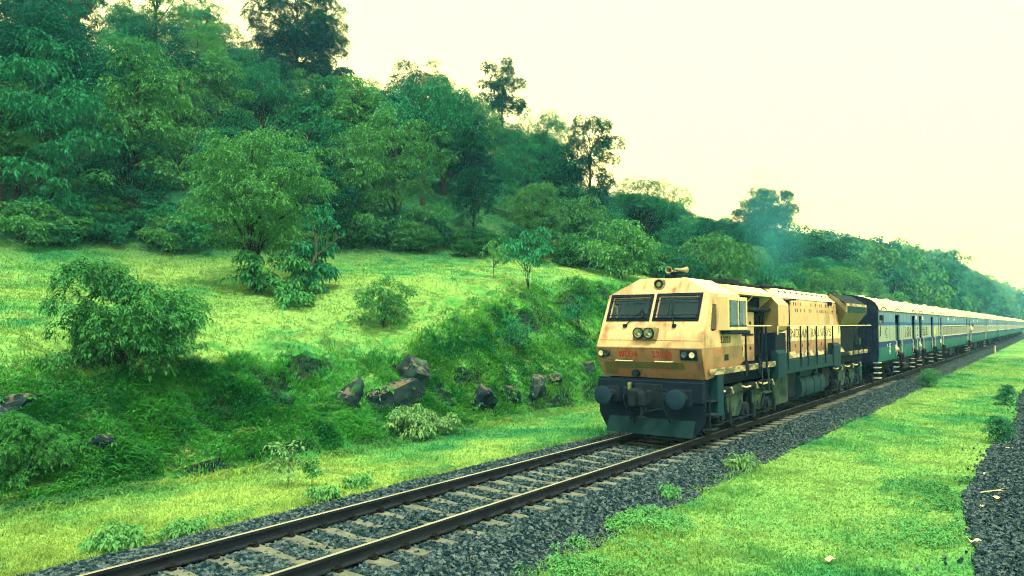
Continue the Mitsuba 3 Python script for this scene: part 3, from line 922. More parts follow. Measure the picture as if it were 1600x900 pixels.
# ------------------------------------------------------------------ leafy cover on the bank and by the ballast
g = np.random.default_rng(55)
n = 26000
y = scatter_y(n, 4.5, 46, .9, g)
x = -(7.5 + g.random(n) * (2.3 + 2.6 * sstep(17, 30, y)))
ok = g.random(n) < sstep(-.05, .16, n2(x, y, 1.1, 81) + .4 * n2(x, y, .4, 82)) * (.95 - .75 * sstep(15, 21, y))
x, y = x[ok], y[ok]
P = np.stack([x, y, ground_z(x, y) + .05 + .28 * g.random(len(x)) * sstep(-.1, .3, n2(x, y, .8, 83))], 1)
dirs = g.normal(size=(len(x), 3)) * [1, 1, .5] + UP * .6 + [.3, 0, 0]
bank_cover = rosettes(P, dirs, 4, .085, .8, g, .6)
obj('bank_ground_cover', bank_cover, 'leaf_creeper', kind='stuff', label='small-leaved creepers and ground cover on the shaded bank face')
n = 5200
y = g.uniform(8.2, 12.5, n)
x = 1.9 + np.abs(g.normal(size=n)) * .75 + (12.5 - y) * .05
n_r = 4200
y2 = g.uniform(10.5, 19, n_r)
x2 = own_edge(y2) - .15 - np.abs(g.normal(size=n_r)) * .75
n_l = 2600
y3 = scatter_y(n_l, 3.8, 20, 1.2, g)
x3 = toe(y3, 0) - .1 - np.abs(g.normal(size=n_l)) * .3
x, y = np.r_[x, x2, x3], np.r_[y, y2, y3]
ok = (g.random(len(x)) < sstep(-.08, .10, n2(x, y, .6, 91))) & ((x > toe(y, 1) - .25) | (x < 0))
x, y = x[ok], y[ok]
P = np.stack([x, y, ground_z(x, y) + .02 + .13 * g.random(len(x))], 1)
obj('trackside_ground_cover', rosettes(P, g.normal(size=(len(x), 3)) * .5 + UP, 4, .052, .7, g, .62), 'leaf_bright', kind='stuff', label='low leafy ground cover creeping over the ballast edges')

rock_leaves = []
# ------------------------------------------------------------------ rocks
def rock(seed, sx, sy, sz):
    g = np.random.default_rng(seed)
    p = unit(g.normal(size=(16, 3))) * g.uniform(.75, 1.1, (16, 1))
    m = hull(p * [sx, sy, sz])
    M = man(m).refine_to_length(max(sx, sy, sz) * .16)
    m = unman(M)
    v = m.vertices
    v = v + unit(v) * ((meshkit.fbm(v / max(sx, sy, sz) * 2.2, 4, seed) - .5) * .34 * min(sx, sy, sz))[:, None]
    return trimesh.Trimesh(v, m.faces, process=False)


for q, (x, y, dz, sx, sy, sz, r, lab) in enumerate([
    (-8.65, 15.0, .15, .50, .65, .95, 20, 'pale pointed rock sticking out of the bank, left of the dark slab'),
    (-8.45, 16.6, .20, .65, 1.35, .95, -20, 'large dark slab of rock in the bank below the round shrub'),
    (-9.15, 18.1, .12, .75, 1.05, .80, 30, 'dark brown rock at the brow of the bank above the large slab'),
    (-9.75, 16.9, -.10, .30, .42, .16, 0, 'small flat brown stone lying on the brow of the bank'),
    (-9.6, 17.5, -.12, .28, .34, .14, 60, 'second flat brown stone on the brow, beside the dark brown rock'),
    (-8.0, 20.5, .12, .55, .8, .6, 10, 'dark cracked rock at the foot of the bank, left end of the low row'),
    (-8.1, 22.0, .10, .5, .8, .5, -10, 'grey rock in the middle of the low row at the foot of the bank'),
    (-8.1, 23.9, .12, .5, .95, .56, 25, 'pale grey rock in the low row, nearest the engine'),
    (-8.3, 25.6, .0, .4, .7, .42, 5, 'mossy rock at the far end of the low row beside the engine'),
    (-8.6, 28.6, .1, .35, .9, .75, 0, 'upright grey rock just left of the engine buffer'),
    (-9.5, 6.55, .05, .6, .7, .28, 15, 'flat grey rock on the bank below the large shrub, at the left edge'),
    (-9.2, 5.75, -.1, .6, .55, .45, 70, 'pale brown rock at the left edge of the picture'),
    (-8.05, 7.6, .05, .32, .42, .2, 20, 'small pale stone half buried in the lower bank on the left'),
    (-8.6, 10.6, .0, .3, .4, .22, 40, 'dark stone in the shaded hollow of the bank'),
    (-8.45, 12.3, .1, .3, .5, .3, 140, 'dark rock under the overhanging grass in the middle of the bank'),
    (-11.2, 6.3, -.05, .35, .4, .2, 10, 'grey stone on the lawn left of the large shrub'),
]):
    rm = rock(300 + q, sx, sy, sz)
    gr_ = np.random.default_rng(900 + q)
    pts, fi = trimesh.sample.sample_surface(rm, 420, seed=q)
    nn = rm.face_normals[fi]
    ca_, sa_ = math.cos(math.radians(r)), math.sin(math.radians(r))
    pts = np.stack([pts[:, 0] * ca_ - pts[:, 1] * sa_ + x, pts[:, 0] * sa_ + pts[:, 1] * ca_ + y, pts[:, 2] + float(ground_z(x, y)) + dz - .10], 1)
    ok = (nn[:, 2] > -.1) & (gr_.random(len(pts)) < sstep(-.02, .14, n2(pts[:, 0] + pts[:, 2], pts[:, 1] - pts[:, 2], .5, 95)))
    if ok.any():
        rock_leaves.append(rosettes(pts[ok], nn[ok] + UP * .5, 4, .10, .9, gr_, .5))
    obj('rock', rm, 'rock_face', smooth=35, label=lab, cat='rock',
        to_world=T().translate([x, y, float(ground_z(x, y)) + dz - .10]).rotate([0, 0, 1], r).rotate([1, 0, 0], 12 * math.sin(q * 2.1)))

obj('rock_creeper', join(*rock_leaves), 'leaf_creeper', kind='stuff', label='creepers and moss growing over the rocks in the bank')


# ------------------------------------------------------------------ the diesel engine
def streaks(p, s=1.0):
    return dfbm(p.x * 7 * s, p.y * 7 * s, p.z * .7, 3)


CREAM, TAN, BROWN = (.54, .42, .37), (.45, .325, .26), (.27, .165, .135)


def engine_paint(p, n, uv):
    """Tan over brown with a cream lettering band along the hood, streaked with rust and soot."""
    c = dmix(TAN, CREAM, dss(3.55, 3.72, p.z) * .8)
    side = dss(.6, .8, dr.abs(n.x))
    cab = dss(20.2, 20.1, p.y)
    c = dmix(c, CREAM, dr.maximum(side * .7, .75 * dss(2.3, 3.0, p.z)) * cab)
    band = dss(2.35, 2.36, p.z) * dss(2.865, 2.855, p.z) * dss(24.0, 24.1, p.y)
    c = dmix(c, (.68, .60, .50), band)
    low = dss(2.345, 2.335, p.z)
    c = dmix(c, BROWN, low)
    r = streaks(p)
    d = dfbm(p.x * 2.1, p.y * 2.1, p.z * 1.6, 4)
    c = dmix(c, (.30, .125, .07), .75 * dss(.55, .80, r) * dss(.35, .6, d))
    c = dmix(c, (.10, .085, .065), .55 * dss(.46, .74, d))
    c = dmix(c, (.07, .065, .055), .65 * dss(.56, .78, dfbm(p.x * 5 + 3, p.y * 5, p.z * .45, 3)) * dss(.42, .6, dfbm(p.x * .9, p.y * .9, p.z * .9 + 7, 2)))
    return c * (.86 + .28 * dfbm(p.x * 25, p.y * 25, p.z * 9, 2))


def roof_paint(p, n, uv):
    d = dfbm(p.x * 2.1, p.y * 1.6, p.z * 2, 4)
    return dmix((.68, .60, .46), (.26, .24, .19), .75 * dss(.48, .78, d))


def sooty(lo, hi, s=3.0):
    return lambda p, n, uv: dmix(lo, hi, dfbm(p.x * s, p.y * s, p.z * s, 4))


paint('engine_paint', engine_paint, .42, spec=.5)
paint('engine_roof', roof_paint, .5)
paint('olive_and_shade', lambda p, n, uv: dmix((.075, .082, .06), (.17, .145, .09), streaks(p)), .5)  # olive parts, and painted shade on the chin and filter front
paint('black_paint', sooty((.002, .008, .034), (.006, .018, .056)), .7, spec=.08)
paint('navy_paint', sooty((.003, .018, .070), (.008, .036, .10)), .6, spec=.12)
paint('teal_paint', lambda p, n, uv: dmix((.003, .026, .062), (.005, .042, .088), streaks(p)), .7, spec=.08)
paint('plow_paint', lambda p, n, uv: dmix((.004, .026, .055), (.004, .030, .062), streaks(p)), .7, spec=.10)
paint('bogie_dust', lambda p, n, uv: dmix((.004, .022, .045), (.040, .085, .090), dss(.3, .7, .5 * streaks(p) + .5 * dfbm(p.x * 4, p.y * 4, p.z * 4, 3))), .85, spec=.08)
paint('sill_paint', lambda p, n, uv: dmix((.34, .31, .25), (.06, .075, .085), dss(.34, .60, dfbm(p.x * 3, p.y * 3, p.z * 6, 3))), .55)
paint('bay_paint', lambda p, n, uv: dmix((.55, .50, .40), (.30, .27, .2), .7 * dss(.5, .8, streaks(p))), .5, spec=.3)
paint('rail_paint', (.55, .50, .40), .4)
paint('grime_iron', sooty((.002, .008, .028), (.012, .026, .055), 5), .8, spec=.10)
paint('red_letter', lambda p, n, uv: dmix((.30, .018, .016), (.36, .05, .03), dss(.55, .85, dfbm(p.x * 14, p.y * 14, p.z * 14, 2))), .5)
paint('dark_letter', (.018, .02, .035), .5)
paint('pale_red_letter', (.40, .16, .09), .6)
paint('lamp_metal', (.5, .5, .48), .18, metallic=.9)
paint('lamp_white', (.50, .52, .50), .12, spec=.8)
paint('dark_lens', (.01, .02, .04), .08, spec=.8)
paint('blue_lens', (.02, .05, .16), .08, spec=.8)
paint('horn_cream', (.30, .30, .27), .5, spec=.2)
paint('hood_dark', sooty((.003, .008, .026), (.007, .018, .052)), .7, spec=.08)
scene['window_glass'] = {'type': 'thindielectric', 'int_ior': 1.52, 'specular_reflectance': rgb((.26, .50, .95))}

loco = thing('diesel_locomotive', 'tan and brown diesel engine with a sloped nose and dark underframe, leading the train', 'locomotive')
SL = .5036
SN = np.array([0, -1, SL]) / math.hypot(1, SL)
ST = np.array([0, SL, 1]) / math.hypot(1, SL)


def slope(x, z, off=0.0):
    return np.array([x, 17.05 + SL * (z - 2.3), z]) + SN * off


def cab_pts(d=0.0):
    P = []
    for s in (-1, 1):
        P += [(s * (1.40 - d), 17.42 + d * 1.2, 1.55 + d), (s * (1.45 - d), 17.12 + d * 1.2, 2.02), (s * (1.45 - d), 17.05 + d * 1.2, 2.30), (s * (1.42 - d), 17.75 + d * 1.2, 3.69), (s * (.66 - d * .5), 17.956 + d * 1.2, 4.10 - d),
              (s * (1.40 - d), 19.85 - d, 1.70 + d), (s * (1.45 - d), 19.85 - d, 2.02), (s * (1.45 - d), 19.85 - d, 2.30), (s * (1.42 - d), 19.85 - d, 3.69), (s * (.66 - d * .5), 19.85 - d, 4.10 - d)]
    return P


obj('cab_shade_core', cat(cbox(-.9, .9, 18.75, 19.75, 1.8, 3.7, .02), cbox(-1.2, 1.2, 17.7, 18.2, 1.8, 2.55, .03)), 'hood_dark', loco)  # dark block added to keep the windows dark, with a desk in front
WS = [(-1.30, -.13, 3.03, 3.655), (.03, 1.20, 3.03, 3.665)]
def cab_shell(d0, d1):
    M = man(hull(cab_pts(d0))) - man(hull(cab_pts(d1)))
    for x0, x1, z0, z1 in WS:
        M = M - man(hull([slope(x, z, o) for x in (x0 + .05, x1 - .05) for z in (z0 + .05, z1 - .05) for o in (-.35, .2)]))
    for s in (-1, 1):
        M = M - man(prism_x([(17.66, 2.80), (17.84, 3.42), (18.12, 3.42), (18.12, 2.76), (17.75, 2.74)], min(s * 1.15, s * 1.6), max(s * 1.15, s * 1.6)))
        M = M - man(cbox(s * 1.15, s * 1.6, 18.26, 19.60, 2.86, 3.54, 0))
    return unman(M)


shell = cab_shell(0, .05)
cab = obj('cab', shell, 'engine_paint', loco, smooth=25)
obj('shade_lining', cab_shell(.053, .08), 'hood_dark', cab)  # dark inner skin added so the cab looks unlit through the glass
obj('cab_roof', cat(hull([(s * x, y, z) for s in (-1, 1) for x, z in ((.665, 4.106), (1.428, 3.694)) for y in (17.99 if x < 1 else 17.80, 19.85)] + [(s * .62, y, 4.125) for s in (-1, 1) for y in (18.0, 19.85)])), 'engine_roof', cab)
for q, (x0, x1, z0, z1) in enumerate(WS):
    bars = []
    ring = [(x0, z0), (x1, z0), (x1, z1), (x0, z1)]
    for a in range(4):
        (xa, za), (xb, zb) = ring[a], ring[(a + 1) % 4]
        w_ = .036
        c8 = []
        d2 = np.array([xb - xa, zb - za]) / math.hypot(xb - xa, zb - za)
        nn = np.array([-d2[1], d2[0]])
        for e, (px_, pz_) in ((-1, (xa, za)), (1, (xb, zb))):
            for k_ in (-1, 1):
                for o in (-.05, .03):
                    c8.append(slope(px_ + nn[0] * w_ * k_ + d2[0] * e * w_, pz_ + nn[1] * w_ * k_ + d2[1] * e * w_, o))
        bars.append(hull(c8))
    wk = obj('windscreen', cat(bars), 'black_paint', loco)
    quad = np.array([slope(x, z, -.035) for x, z in ring])
    obj('pane', trimesh.Trimesh(quad, [[0, 1, 2], [0, 2, 3]], process=False), 'window_glass', wk)
    rails = [tube([slope(x0 - .02, z, .045), slope(x1 + .02, z, .045)], .011, 6) for z in (z0 + .10, z0 + .02, z1 - .15)]
    obj('guard_bar', cat(rails), 'black_paint', wk)
for a, b, m_ in (((-.74, 2.87), (-.27, 3.26), (-.40, 3.33)), ((.63, 2.87), (.50, 3.20), (.43, 3.48))):
    obj('wiper', cat(tube([slope(*a, .03), slope(*b, .09)], .014, 6), tube([slope(b[0] - .06, b[1] - .14, .085), slope(m_[0], m_[1], .085)], .012, 5), cbox(a[0] - .05, a[0] + .05, slope(*a)[1] - .07, slope(*a)[1] + .05, a[1] - .04, a[1] + .05, .015)), 'black_paint', loco)
# twin headlight
HB = [slope(x, z, o) for x in (-.40, .24) for z in (2.50, 2.79) for o in (-.02, .09)]
hd = obj('headlight', hull(HB), 'olive_and_shade', loco)
for x in (-.235, .055):
    c = slope(x, 2.65, .09)
    prof = [(0, .125), (-.10, .125), (-.115, .118), (-.115, .102), (-.03, .05), (-.02, 0)]
    m = lathe(prof, (0, 0, 0), 'y', 20)
    lk = numbered(hd + '__lamp')
    scene[lk] = {**mikit.ply(m, 'lamp_metal', 40), 'to_world': T().translate(c.tolist())}
    obj('glass', trimesh.Trimesh(cyl((0, -.100, 0), (0, -.088, 0), .100, 20).vertices + c, cyl((0, -.1, 0), (0, -.088, 0), .100, 20).faces, process=False), 'window_glass', lk)
    obj('rim', lathe([(-.06, .126), (-.06, .142), (-.125, .142), (-.125, .115), (-.06, .126)], c, 'y', 20), 'grime_iron', lk, smooth=40)
c = slope(0, 3.96, .0)
tl = obj('roof_headlight', lathe([(.05, .15), (-.07, .15), (-.09, .135), (-.09, .115), (-.02, .05), (0, 0)], c, 'y', 24), 'sill_paint', loco, smooth=40)
obj('lens', lathe([(-.03, .07), (-.085, .06), (-.085, 0)], c, 'y', 16), 'lamp_metal', tl, smooth=40)
obj('rim', lathe([(-.05, .115), (-.095, .118), (-.095, .09), (-.05, .09)], c, 'y', 20), 'black_paint', tl, smooth=40)
# horns on the roof
hb = obj('horn', cat(cbox(.08, .56, 17.98, 18.28, 4.12, 4.20), cbox(.20, .30, 18.05, 18.2, 4.19, 4.28), cyl((.36, 18.12, 4.18), (.36, 18.12, 4.30), .05, 10)), 'black_paint', loco)


def trumpet(c, d, s):
    m = lathe([(0, .125 * s), (-.015, .13 * s), (-.02, .115 * s), (.06, .075 * s), (.16, .045 * s), (.34, .035 * s), (.36, 0)], (0, 0, 0), 'y', 20)
    d = np.asarray(d, float) / np.linalg.norm(d)
    x = np.cross(d, UP)
    x /= np.linalg.norm(x)
    R = np.stack([x, d, np.cross(x, d)], 1)
    return trimesh.Trimesh(m.vertices @ R.T + c, m.faces, process=False)


for c, d, s in (((.20, 17.98, 4.33), (-.12, 1, 0), .72), ((.58, 18.22, 4.34), (-.55, -1, .0), .68), ((.40, 18.02, 4.33), (.05, 1, 0), .45)):
    tk = obj('trumpet', trumpet(np.array(c), d, s), 'horn_cream', hb, smooth=40)
# marker lights on the nose band
for s, bx_, mat_, cols in ((-1, (-1.36, -1.06), 'sill_paint', ('lamp_white', 'dark_lens')), (1, (.90, 1.33), 'teal_paint', ('blue_lens', 'lamp_white'))):
    mk = obj('marker_light', hull([(x, y, z) for x in bx_ for (y, z) in ((17.04, 2.285), (17.14, 2.03), (16.995, 2.285), (17.07, 2.03))]), mat_, loco)
    for q, cm in enumerate(cols):
        x = bx_[0] + (bx_[1] - bx_[0]) * (.27 if q == 0 else .75)
        obj('lens', lathe([(.05, .072), (-.035, .072), (-.04, .05), (-.025, 0)], (x, 17.015, 2.165), 'y', 16), cm, mk, smooth=40)
        obj('rim', lathe([(.05, .09), (-.035, .09), (-.04, .074), (.05, .074)], (x, 17.015, 2.165), 'y', 16), 'grime_iron', mk, smooth=40)


def front_text(s, h, x0, z, y, tilt=0):
    m = meshkit.text_mesh(s, h, .006, bold=True)
    v = m.vertices
    zz = z + v[:, 1]
    yy_ = y + (17.12 - 17.05) / .28 * (2.30 - zz) - v[:, 2]
    return trimesh.Trimesh(np.stack([x0 + v[:, 0], yy_, zz], 1), m.faces, process=False)


def side_text(s, h, y0, z, x, squeeze=1.0, bold=True):
    m = meshkit.text_mesh(s, h, .006, bold=bold)
    v = m.vertices
    return trimesh.Trimesh(np.stack([x + v[:, 2], y0 + v[:, 0] * squeeze, z + v[:, 1]], 1), m.faces, process=False)


def fit(m, a, lo, hi):
    v = m.vertices.copy()
    v[:, a] = lo + (v[:, a] - v[:, a].min()) / np.ptp(v[:, a]) * (hi - lo)
    return trimesh.Trimesh(v, m.faces, process=False)


obj('class_lettering', fit(front_text('WDG4', .155, -.8, 2.085, 17.048), 0, -.81, -.27), 'red_letter', loco)
obj('number_lettering', fit(front_text('12018', .155, .16, 2.085, 17.048), 0, .14, .66), 'red_letter', loco)
obj('side_number', fit(side_text('12018', .17, 18.3, 2.44, 1.449), 1, 18.32, 19.02), 'dark_letter', loco)
obj('small_side_lettering', cat(fit(side_text('WDG4', .07, 17.9, 2.22, 1.449, bold=False), 1, 17.95, 18.5), fit(side_text('12018', .07, 17.9, 2.10, 1.449, bold=False), 1, 17.95, 18.55)), 'pale_red_letter', loco)
for x in (-.65, .45):
    z = 1.985
    obj('grab_handle', tube([(x - .22, 17.13, z), (x - .22, 17.03, z), (x - .2, 17.0, z), (x + .2, 17.0, z), (x + .22, 17.03, z), (x + .22, 17.13, z)], .016, 6), 'rail_paint', loco)
# seams on the nose and chin
obj('nose_seam', cat(hull([slope(x, z, o) for x in (-1.42, 1.42) for z in (2.50, 2.512) for o in (-.02, .006)]), hull([(x, y, z) for x in (-1.44, 1.44) for z in (2.308, 2.322) for y in (17.04, 17.10)])), 'olive_and_shade', loco)
chin = lambda x, z, o: (x, 17.12 + (2.02 - z) * .638 - o, z - o * .5)
obj('chin_shade', cat(hull([chin(x, z, o) for x in (-.95, .93) for z in (1.80, 1.97) for o in (-.02, .012)]), hull([chin(x, z, o) for x in (-1.3, -.98) for z in (1.62, 1.95) for o in (-.02, .010)])), 'olive_and_shade', loco)  # olive plates stand for the shade on the tan chin
obj('chin_lamp', lathe([(.2, .09), (-.02, .095), (-.05, .085), (-.045, 0)], (-.42, 17.25, 1.66), 'y', 18), 'grime_iron', loco, smooth=40)
# buffer beam, plough, coupler, buffers
plow = [(-1.44, 1.54), (-1.44, .62), (-1.18, .16), (1.18, .16), (1.44, .50), (1.46, .62), (1.46, 1.54)]
obj('buffer_beam', cat(prism_y(plow, 17.20, 17.26), cbox(-1.45, 1.45, 17.10, 17.24, .98, 1.50, .02), cbox(-1.3, 1.3, 17.26, 17.9, 1.0, 1.5, .02)), 'black_paint', loco)
obj('cattle_guard', hull([(x, y, z) for (x, z) in ((-1.12, .56), (1.22, .56), (1.20, .16), (-1.16, .16)) for y in ((17.02, 17.06) if z < .3 else (17.14, 17.19))]), 'plow_paint', loco)
for x in (-.98, .98):
    bk = obj('buffer', cat(cyl((x, 17.14, 1.12), (x, 16.78, 1.12), .13, 18), cyl((x, 16.8, 1.12), (x, 16.55, 1.12), .085, 16), cbox(x - .2, x + .2, 17.02, 17.12, .92, 1.32, .02)), 'grime_iron', loco, smooth=40)
    obj('buffer_face', lathe([(.06, 0), (.055, .23), (.03, .245), (-.005, .24), (-.03, .18), (-.035, 0)], (x, 16.53, 1.12), 'y', 28), 'navy_paint', bk, smooth=50)
cp = obj('coupler', cat(cbox(-.16, .16, 16.75, 17.15, .95, 1.27, .03), cbox(-.28, .0, 16.52, 16.85, .86, 1.32, .05), cbox(.02, .22, 16.42, 16.75, .90, 1.28, .05), cyl((.16, 16.6, .78), (.16, 16.6, 1.38), .05, 10),
                        cbox(-.36, .40, 17.05, 17.13, .8, 1.42, .02), tube([(.26, 16.9, 1.32), (.55, 16.95, 1.30), (.8, 17.0, 1.15)], .018, 6), tube([(-.3, 16.95, .80), (.1, 16.7, .76), (.5, 16.95, .85)], .02, 6)), 'grime_iron', loco)
obj('screw_link', cat(tube([(.1, 16.55, 1.12), (.1, 16.5, .95), (.12, 16.52, .72), (.06, 16.55, .62)], .035, 8), cyl((.0, 16.54, .64), (.2, 16.54, .64), .035, 8)), 'grime_iron', cp)
for x, z0, z1 in ((-.42, 1.42, .40), (-.55, 1.30, .52), (.52, 1.20, .50)):
    hk = obj('brake_hose', tube([(x, 17.12, z0), (x, 16.93, z0 - .02), (x - .02, 16.86, z0 - .25), (x + .02, 16.88, (z0 + z1) / 2), (x + .1, 16.95, z1 + .1), (x + .12, 17.0, z1)], .028, 8), 'black_paint', loco, smooth=True)
    obj('cock', cat(cyl((x, 17.0, z0 - .01), (x, 16.88, z0 - .02), .045, 10), cbox(x - .03, x + .06, 16.86, 16.93, z0 - .16, z0 + .02, .01)), 'lamp_metal' if x == -.42 else 'grime_iron', hk)
obj('corner_step', cat(tube([(1.5, 17.25, 1.2), (1.56, 17.25, 1.2), (1.56, 17.25, .36), (1.5, 17.25, .36)], .016, 6), cbox(1.40, 1.62, 17.3, 17.7, .34, .37), cbox(1.40, 1.62, 17.3, 17.7, .70, .73)), 'grime_iron', loco)
# cab sides
for s in (1, -1):
    bay = [(1.42, 18.24), (1.68, 18.24), (1.68, 19.62), (1.42, 19.62)]
    outer = man(cbox(s * 1.40, s * 1.69, 18.22, 19.66, 2.76, 3.62, .012))
    M = outer - man(cbox(s * 1.3, s * 1.66, 18.26, 19.62, 2.82, 3.57, 0)) - man(cbox(s * 1.6, s * 1.8, 18.33, 18.97, 2.86, 3.53, 0)) - man(cbox(s * 1.6, s * 1.8, 19.03, 19.58, 2.86, 3.53, 0))
    bk = obj('window_bay', unman(M), 'bay_paint', loco)
    for ya, yb in ((18.33, 18.97), (19.03, 19.58)):
        obj('window_pane', trimesh.Trimesh([[s * 1.67, ya, 2.86], [s * 1.67, yb, 2.86], [s * 1.67, yb, 3.53], [s * 1.67, ya, 3.53]], [[0, 1, 2], [0, 2, 3]], process=False), 'window_glass', bk)
        obj('sash', cat(cbox(s * 1.655, s * 1.70, ya - .02, ya + .02, 2.86, 3.53, .005), cbox(s * 1.655, s * 1.70, ya, yb, 2.85, 2.89, .005)), 'teal_paint', bk)
    obj('bay_shade_block', cbox(s * 1.10, s * 1.60, 18.275, 19.605, 2.835, 3.555, .005), 'hood_dark', bk)  # solid dark block added behind the panes in place of inside shade
    obj('arm_rest', cat(cbox(s * 1.45, s * 1.74, 18.3, 19.75, 2.66, 2.755, .02)), 'black_paint', bk)
    obj('quarter_light', prism_x([(17.70, 2.79), (17.86, 3.40), (18.10, 3.40), (18.10, 2.79)], min(s * 1.40, s * 1.415), max(s * 1.40, s * 1.415)), 'dark_lens', loco)
    obj('inspection_plate', cbox(s * 1.44, s * 1.457, 17.42, 17.74, 2.36, 2.64, .006), 'engine_paint', loco)
    obj('inspection_plate', cbox(s * 1.44, s * 1.457, 18.55, 18.85, 1.98, 2.14, .006), 'teal_paint', loco)
    dk = obj('cab_door', cat(cbox(s * 1.20, s * 1.27, 19.86, 20.42, 1.82, 3.62, .01)), 'engine_paint', loco)
    obj('door_window', cbox(s * 1.265, s * 1.28, 19.96, 20.33, 2.36, 2.95, .01), 'blue_lens', dk)
    obj('door_handle', tube([(s * 1.27, 20.36, 2.0), (s * 1.32, 20.36, 2.02), (s * 1.32, 20.36, 2.5), (s * 1.27, 20.36, 2.52)], .014, 6), 'rail_paint', dk)
# side cabin behind the driver's cab: electrical cabinet in a recess under an overhanging roof
ec = obj('equipment_hood', cat(cbox(-.98, .98, 19.9, 24.3, 1.78, 3.78, .02)), 'hood_dark', loco)
for s in (1, -1):
    for ya, yb in ((20.62, 21.20), (21.22, 21.98)):
        cd = obj('cabinet_door', cbox(s * .97, s * 1.10, ya, yb, 1.84, 3.28, .012), 'engine_paint', loco)
        obj('latch', cat(*[cyl((s * 1.09, (ya + yb) / 2, z), (s * 1.12, (ya + yb) / 2, z), .05, 10) for z in (2.22, 2.95)], cbox(s * 1.09, s * 1.115, ya + .1, yb - .08, 2.58, 2.64, .005)), 'black_paint', cd)
    obj('conduit', cat(cbox(s * .97, s * 1.3, 20.4, 23.0, 3.32, 3.40, .01), tube([(s * 1.0, 22.9, 1.8), (s * 1.08, 22.9, 3.3)], .03, 6), tube([(s * 1.05, 22.5, 1.8), (s * 1.05, 22.5, 2.8), (s * 1.0, 22.5, 3.3)], .02, 6), *[cbox(s * .97, s * 1.06, 22.1, 22.7, z, z + .03, .005) for z in (2.0, 2.5, 2.9, 3.2)]), 'grime_iron', loco)
obj('canopy_roof', cat(hull([(s * x, y, z) for s in (-1, 1) for y in (19.88, 22.98) for x, z in ((1.40, 3.74), (1.40, 3.80), (1.0, 4.02), (.6, 4.06), (1.3, 3.74))])), 'engine_roof', loco)
for s in (-1, 1):
    obj('canopy_strut', tube([(s * 1.34, 21.3, 3.76), (s * 1.0, 21.05, 3.36)], .018, 6), 'rail_paint', loco)
    obj('canopy_gusset', hull([(s * x, y, z) for y in (22.86, 22.90) for x, z in ((.98, 3.42), (1.36, 3.74), (.98, 3.74))]), 'rail_paint', loco)
# the flared filter housing
for s in (1, -1):
    fp = [(.95, 3.93), (1.20, 3.86), (1.52, 3.52), (1.52, 2.86), (1.45, 2.74), (1.30, 2.66), (.95, 2.62)]
    fk = obj('filter_housing', prism_y([(s * x, z) for x, z in fp], 22.98, 24.06), 'engine_paint', loco, smooth=20)
    obj('front_shade', prism_y([(s * (1.23 + (x - 1.23) * .985), 3.2 + (z - 3.2) * .985) for x, z in fp], 22.955, 22.985), 'olive_and_shade', fk)  # olive sheet stands for the shade on the housing front
    obj('trunking', cbox(s * .95, s * 1.42, 22.98, 24.06, 1.80, 2.64, .02), 'black_paint', loco)
# long hood
hood = [(-1.08, 1.80), (-1.08, 3.80), (-.72, 4.10), (.72, 4.10), (1.08, 3.80), (1.08, 1.80)]
obj('long_hood', prism_y(hood, 24.07, 33.0), 'engine_paint', loco)
for s in (1, -1):
    obj('hood_roof_sheet', hull([(s * x, y, z) for y in (24.05, 32.95) for x, z in ((1.11, 3.79), (1.11, 3.80), (.72, 4.125), (.70, 4.125), (.70, 4.105))]), 'engine_roof', loco)
    ys = np.linspace(24.15, 32.9, 11)
    for a, b in zip(ys[:-1], ys[1:]):
        hk = obj('hood_door', cbox(s * 1.075, s * 1.105, a + .012, b - .012, 1.98, 3.74, .008), 'engine_paint', loco)
        gg = np.random.default_rng(int(a * 100))
        sl_ = []
        for z in (3.34, 3.56):
            for y in (a + .2, a + .42, b - .22):
                if gg.random() < .62:
                    sl_.append(cbox(s * 1.10, s * 1.118, y, y + .045, z, z + .12, .004))
        if gg.random() < .6:
            sl_.append(cbox(s * 1.10, s * 1.118, a + .3, a + .36, 2.12, 2.24, .004))
        if sl_:
            obj('vent_slot', cat(sl_), 'black_paint', hk)
    obj('foot_plate', hull([(s * x, y, z) for y in (24.1, 33.0) for x, z in ((1.10, 1.99), (1.12, 1.99), (1.24, 1.79), (1.10, 1.79))]), 'sill_paint', loco)
obj('hood_lettering', fit(side_text('INDIAN', .30, 25.0, 2.46, 1.1045, bold=False), 1, 25.5, 27.9), 'dark_letter', loco)
obj('hood_lettering', fit(side_text('RAILWAYS', .30, 25.0, 2.46, 1.1045, bold=False), 1, 28.3, 31.3), 'dark_letter', loco)
obj('hood_pipe', cat(tube([(1.14, 24.2, 3.70), (1.16, 25.3, 3.72), (1.16, 25.35, 3.72), (1.16, 25.4, 2.0)], .03, 7), tube([(1.12, 25.25, 3.66), (1.26, 25.3, 3.74), (1.30, 25.6, 3.74)], .035, 8), cyl((1.1, 30.9, 3.72), (1.24, 30.9, 3.72), .08, 10)), 'black_paint', loco)
# roof gear
obj('roof_box', cat(cbox(-.5, .95, 20.2, 21.2, 4.05, 4.20, .02), cbox(-.8, .9, 21.5, 23.2, 4.04, 4.13, .02), cbox(.0, .85, 23.6, 24.6, 4.09, 4.18, .02)), 'grime_iron', loco)
for y in (26.3, 27.6):
    obj('roof_fan', cat(cyl((.1, y, 4.08), (.1, y, 4.22), .62, 28), cyl((.1, y, 4.22), (.1, y, 4.235), .58, 28)), 'black_paint', loco)
obj('exhaust_stack', cat(cbox(-.35, .35, 28.9, 29.9, 4.08, 4.24, .03)), 'black_paint', loco)
obj('roof_bolt', cat(*[cyl((.86, y, 3.98), (.90, y, 4.03), .035, 6) for y in np.arange(25.2, 32.6, .7)]), 'black_paint', loco)
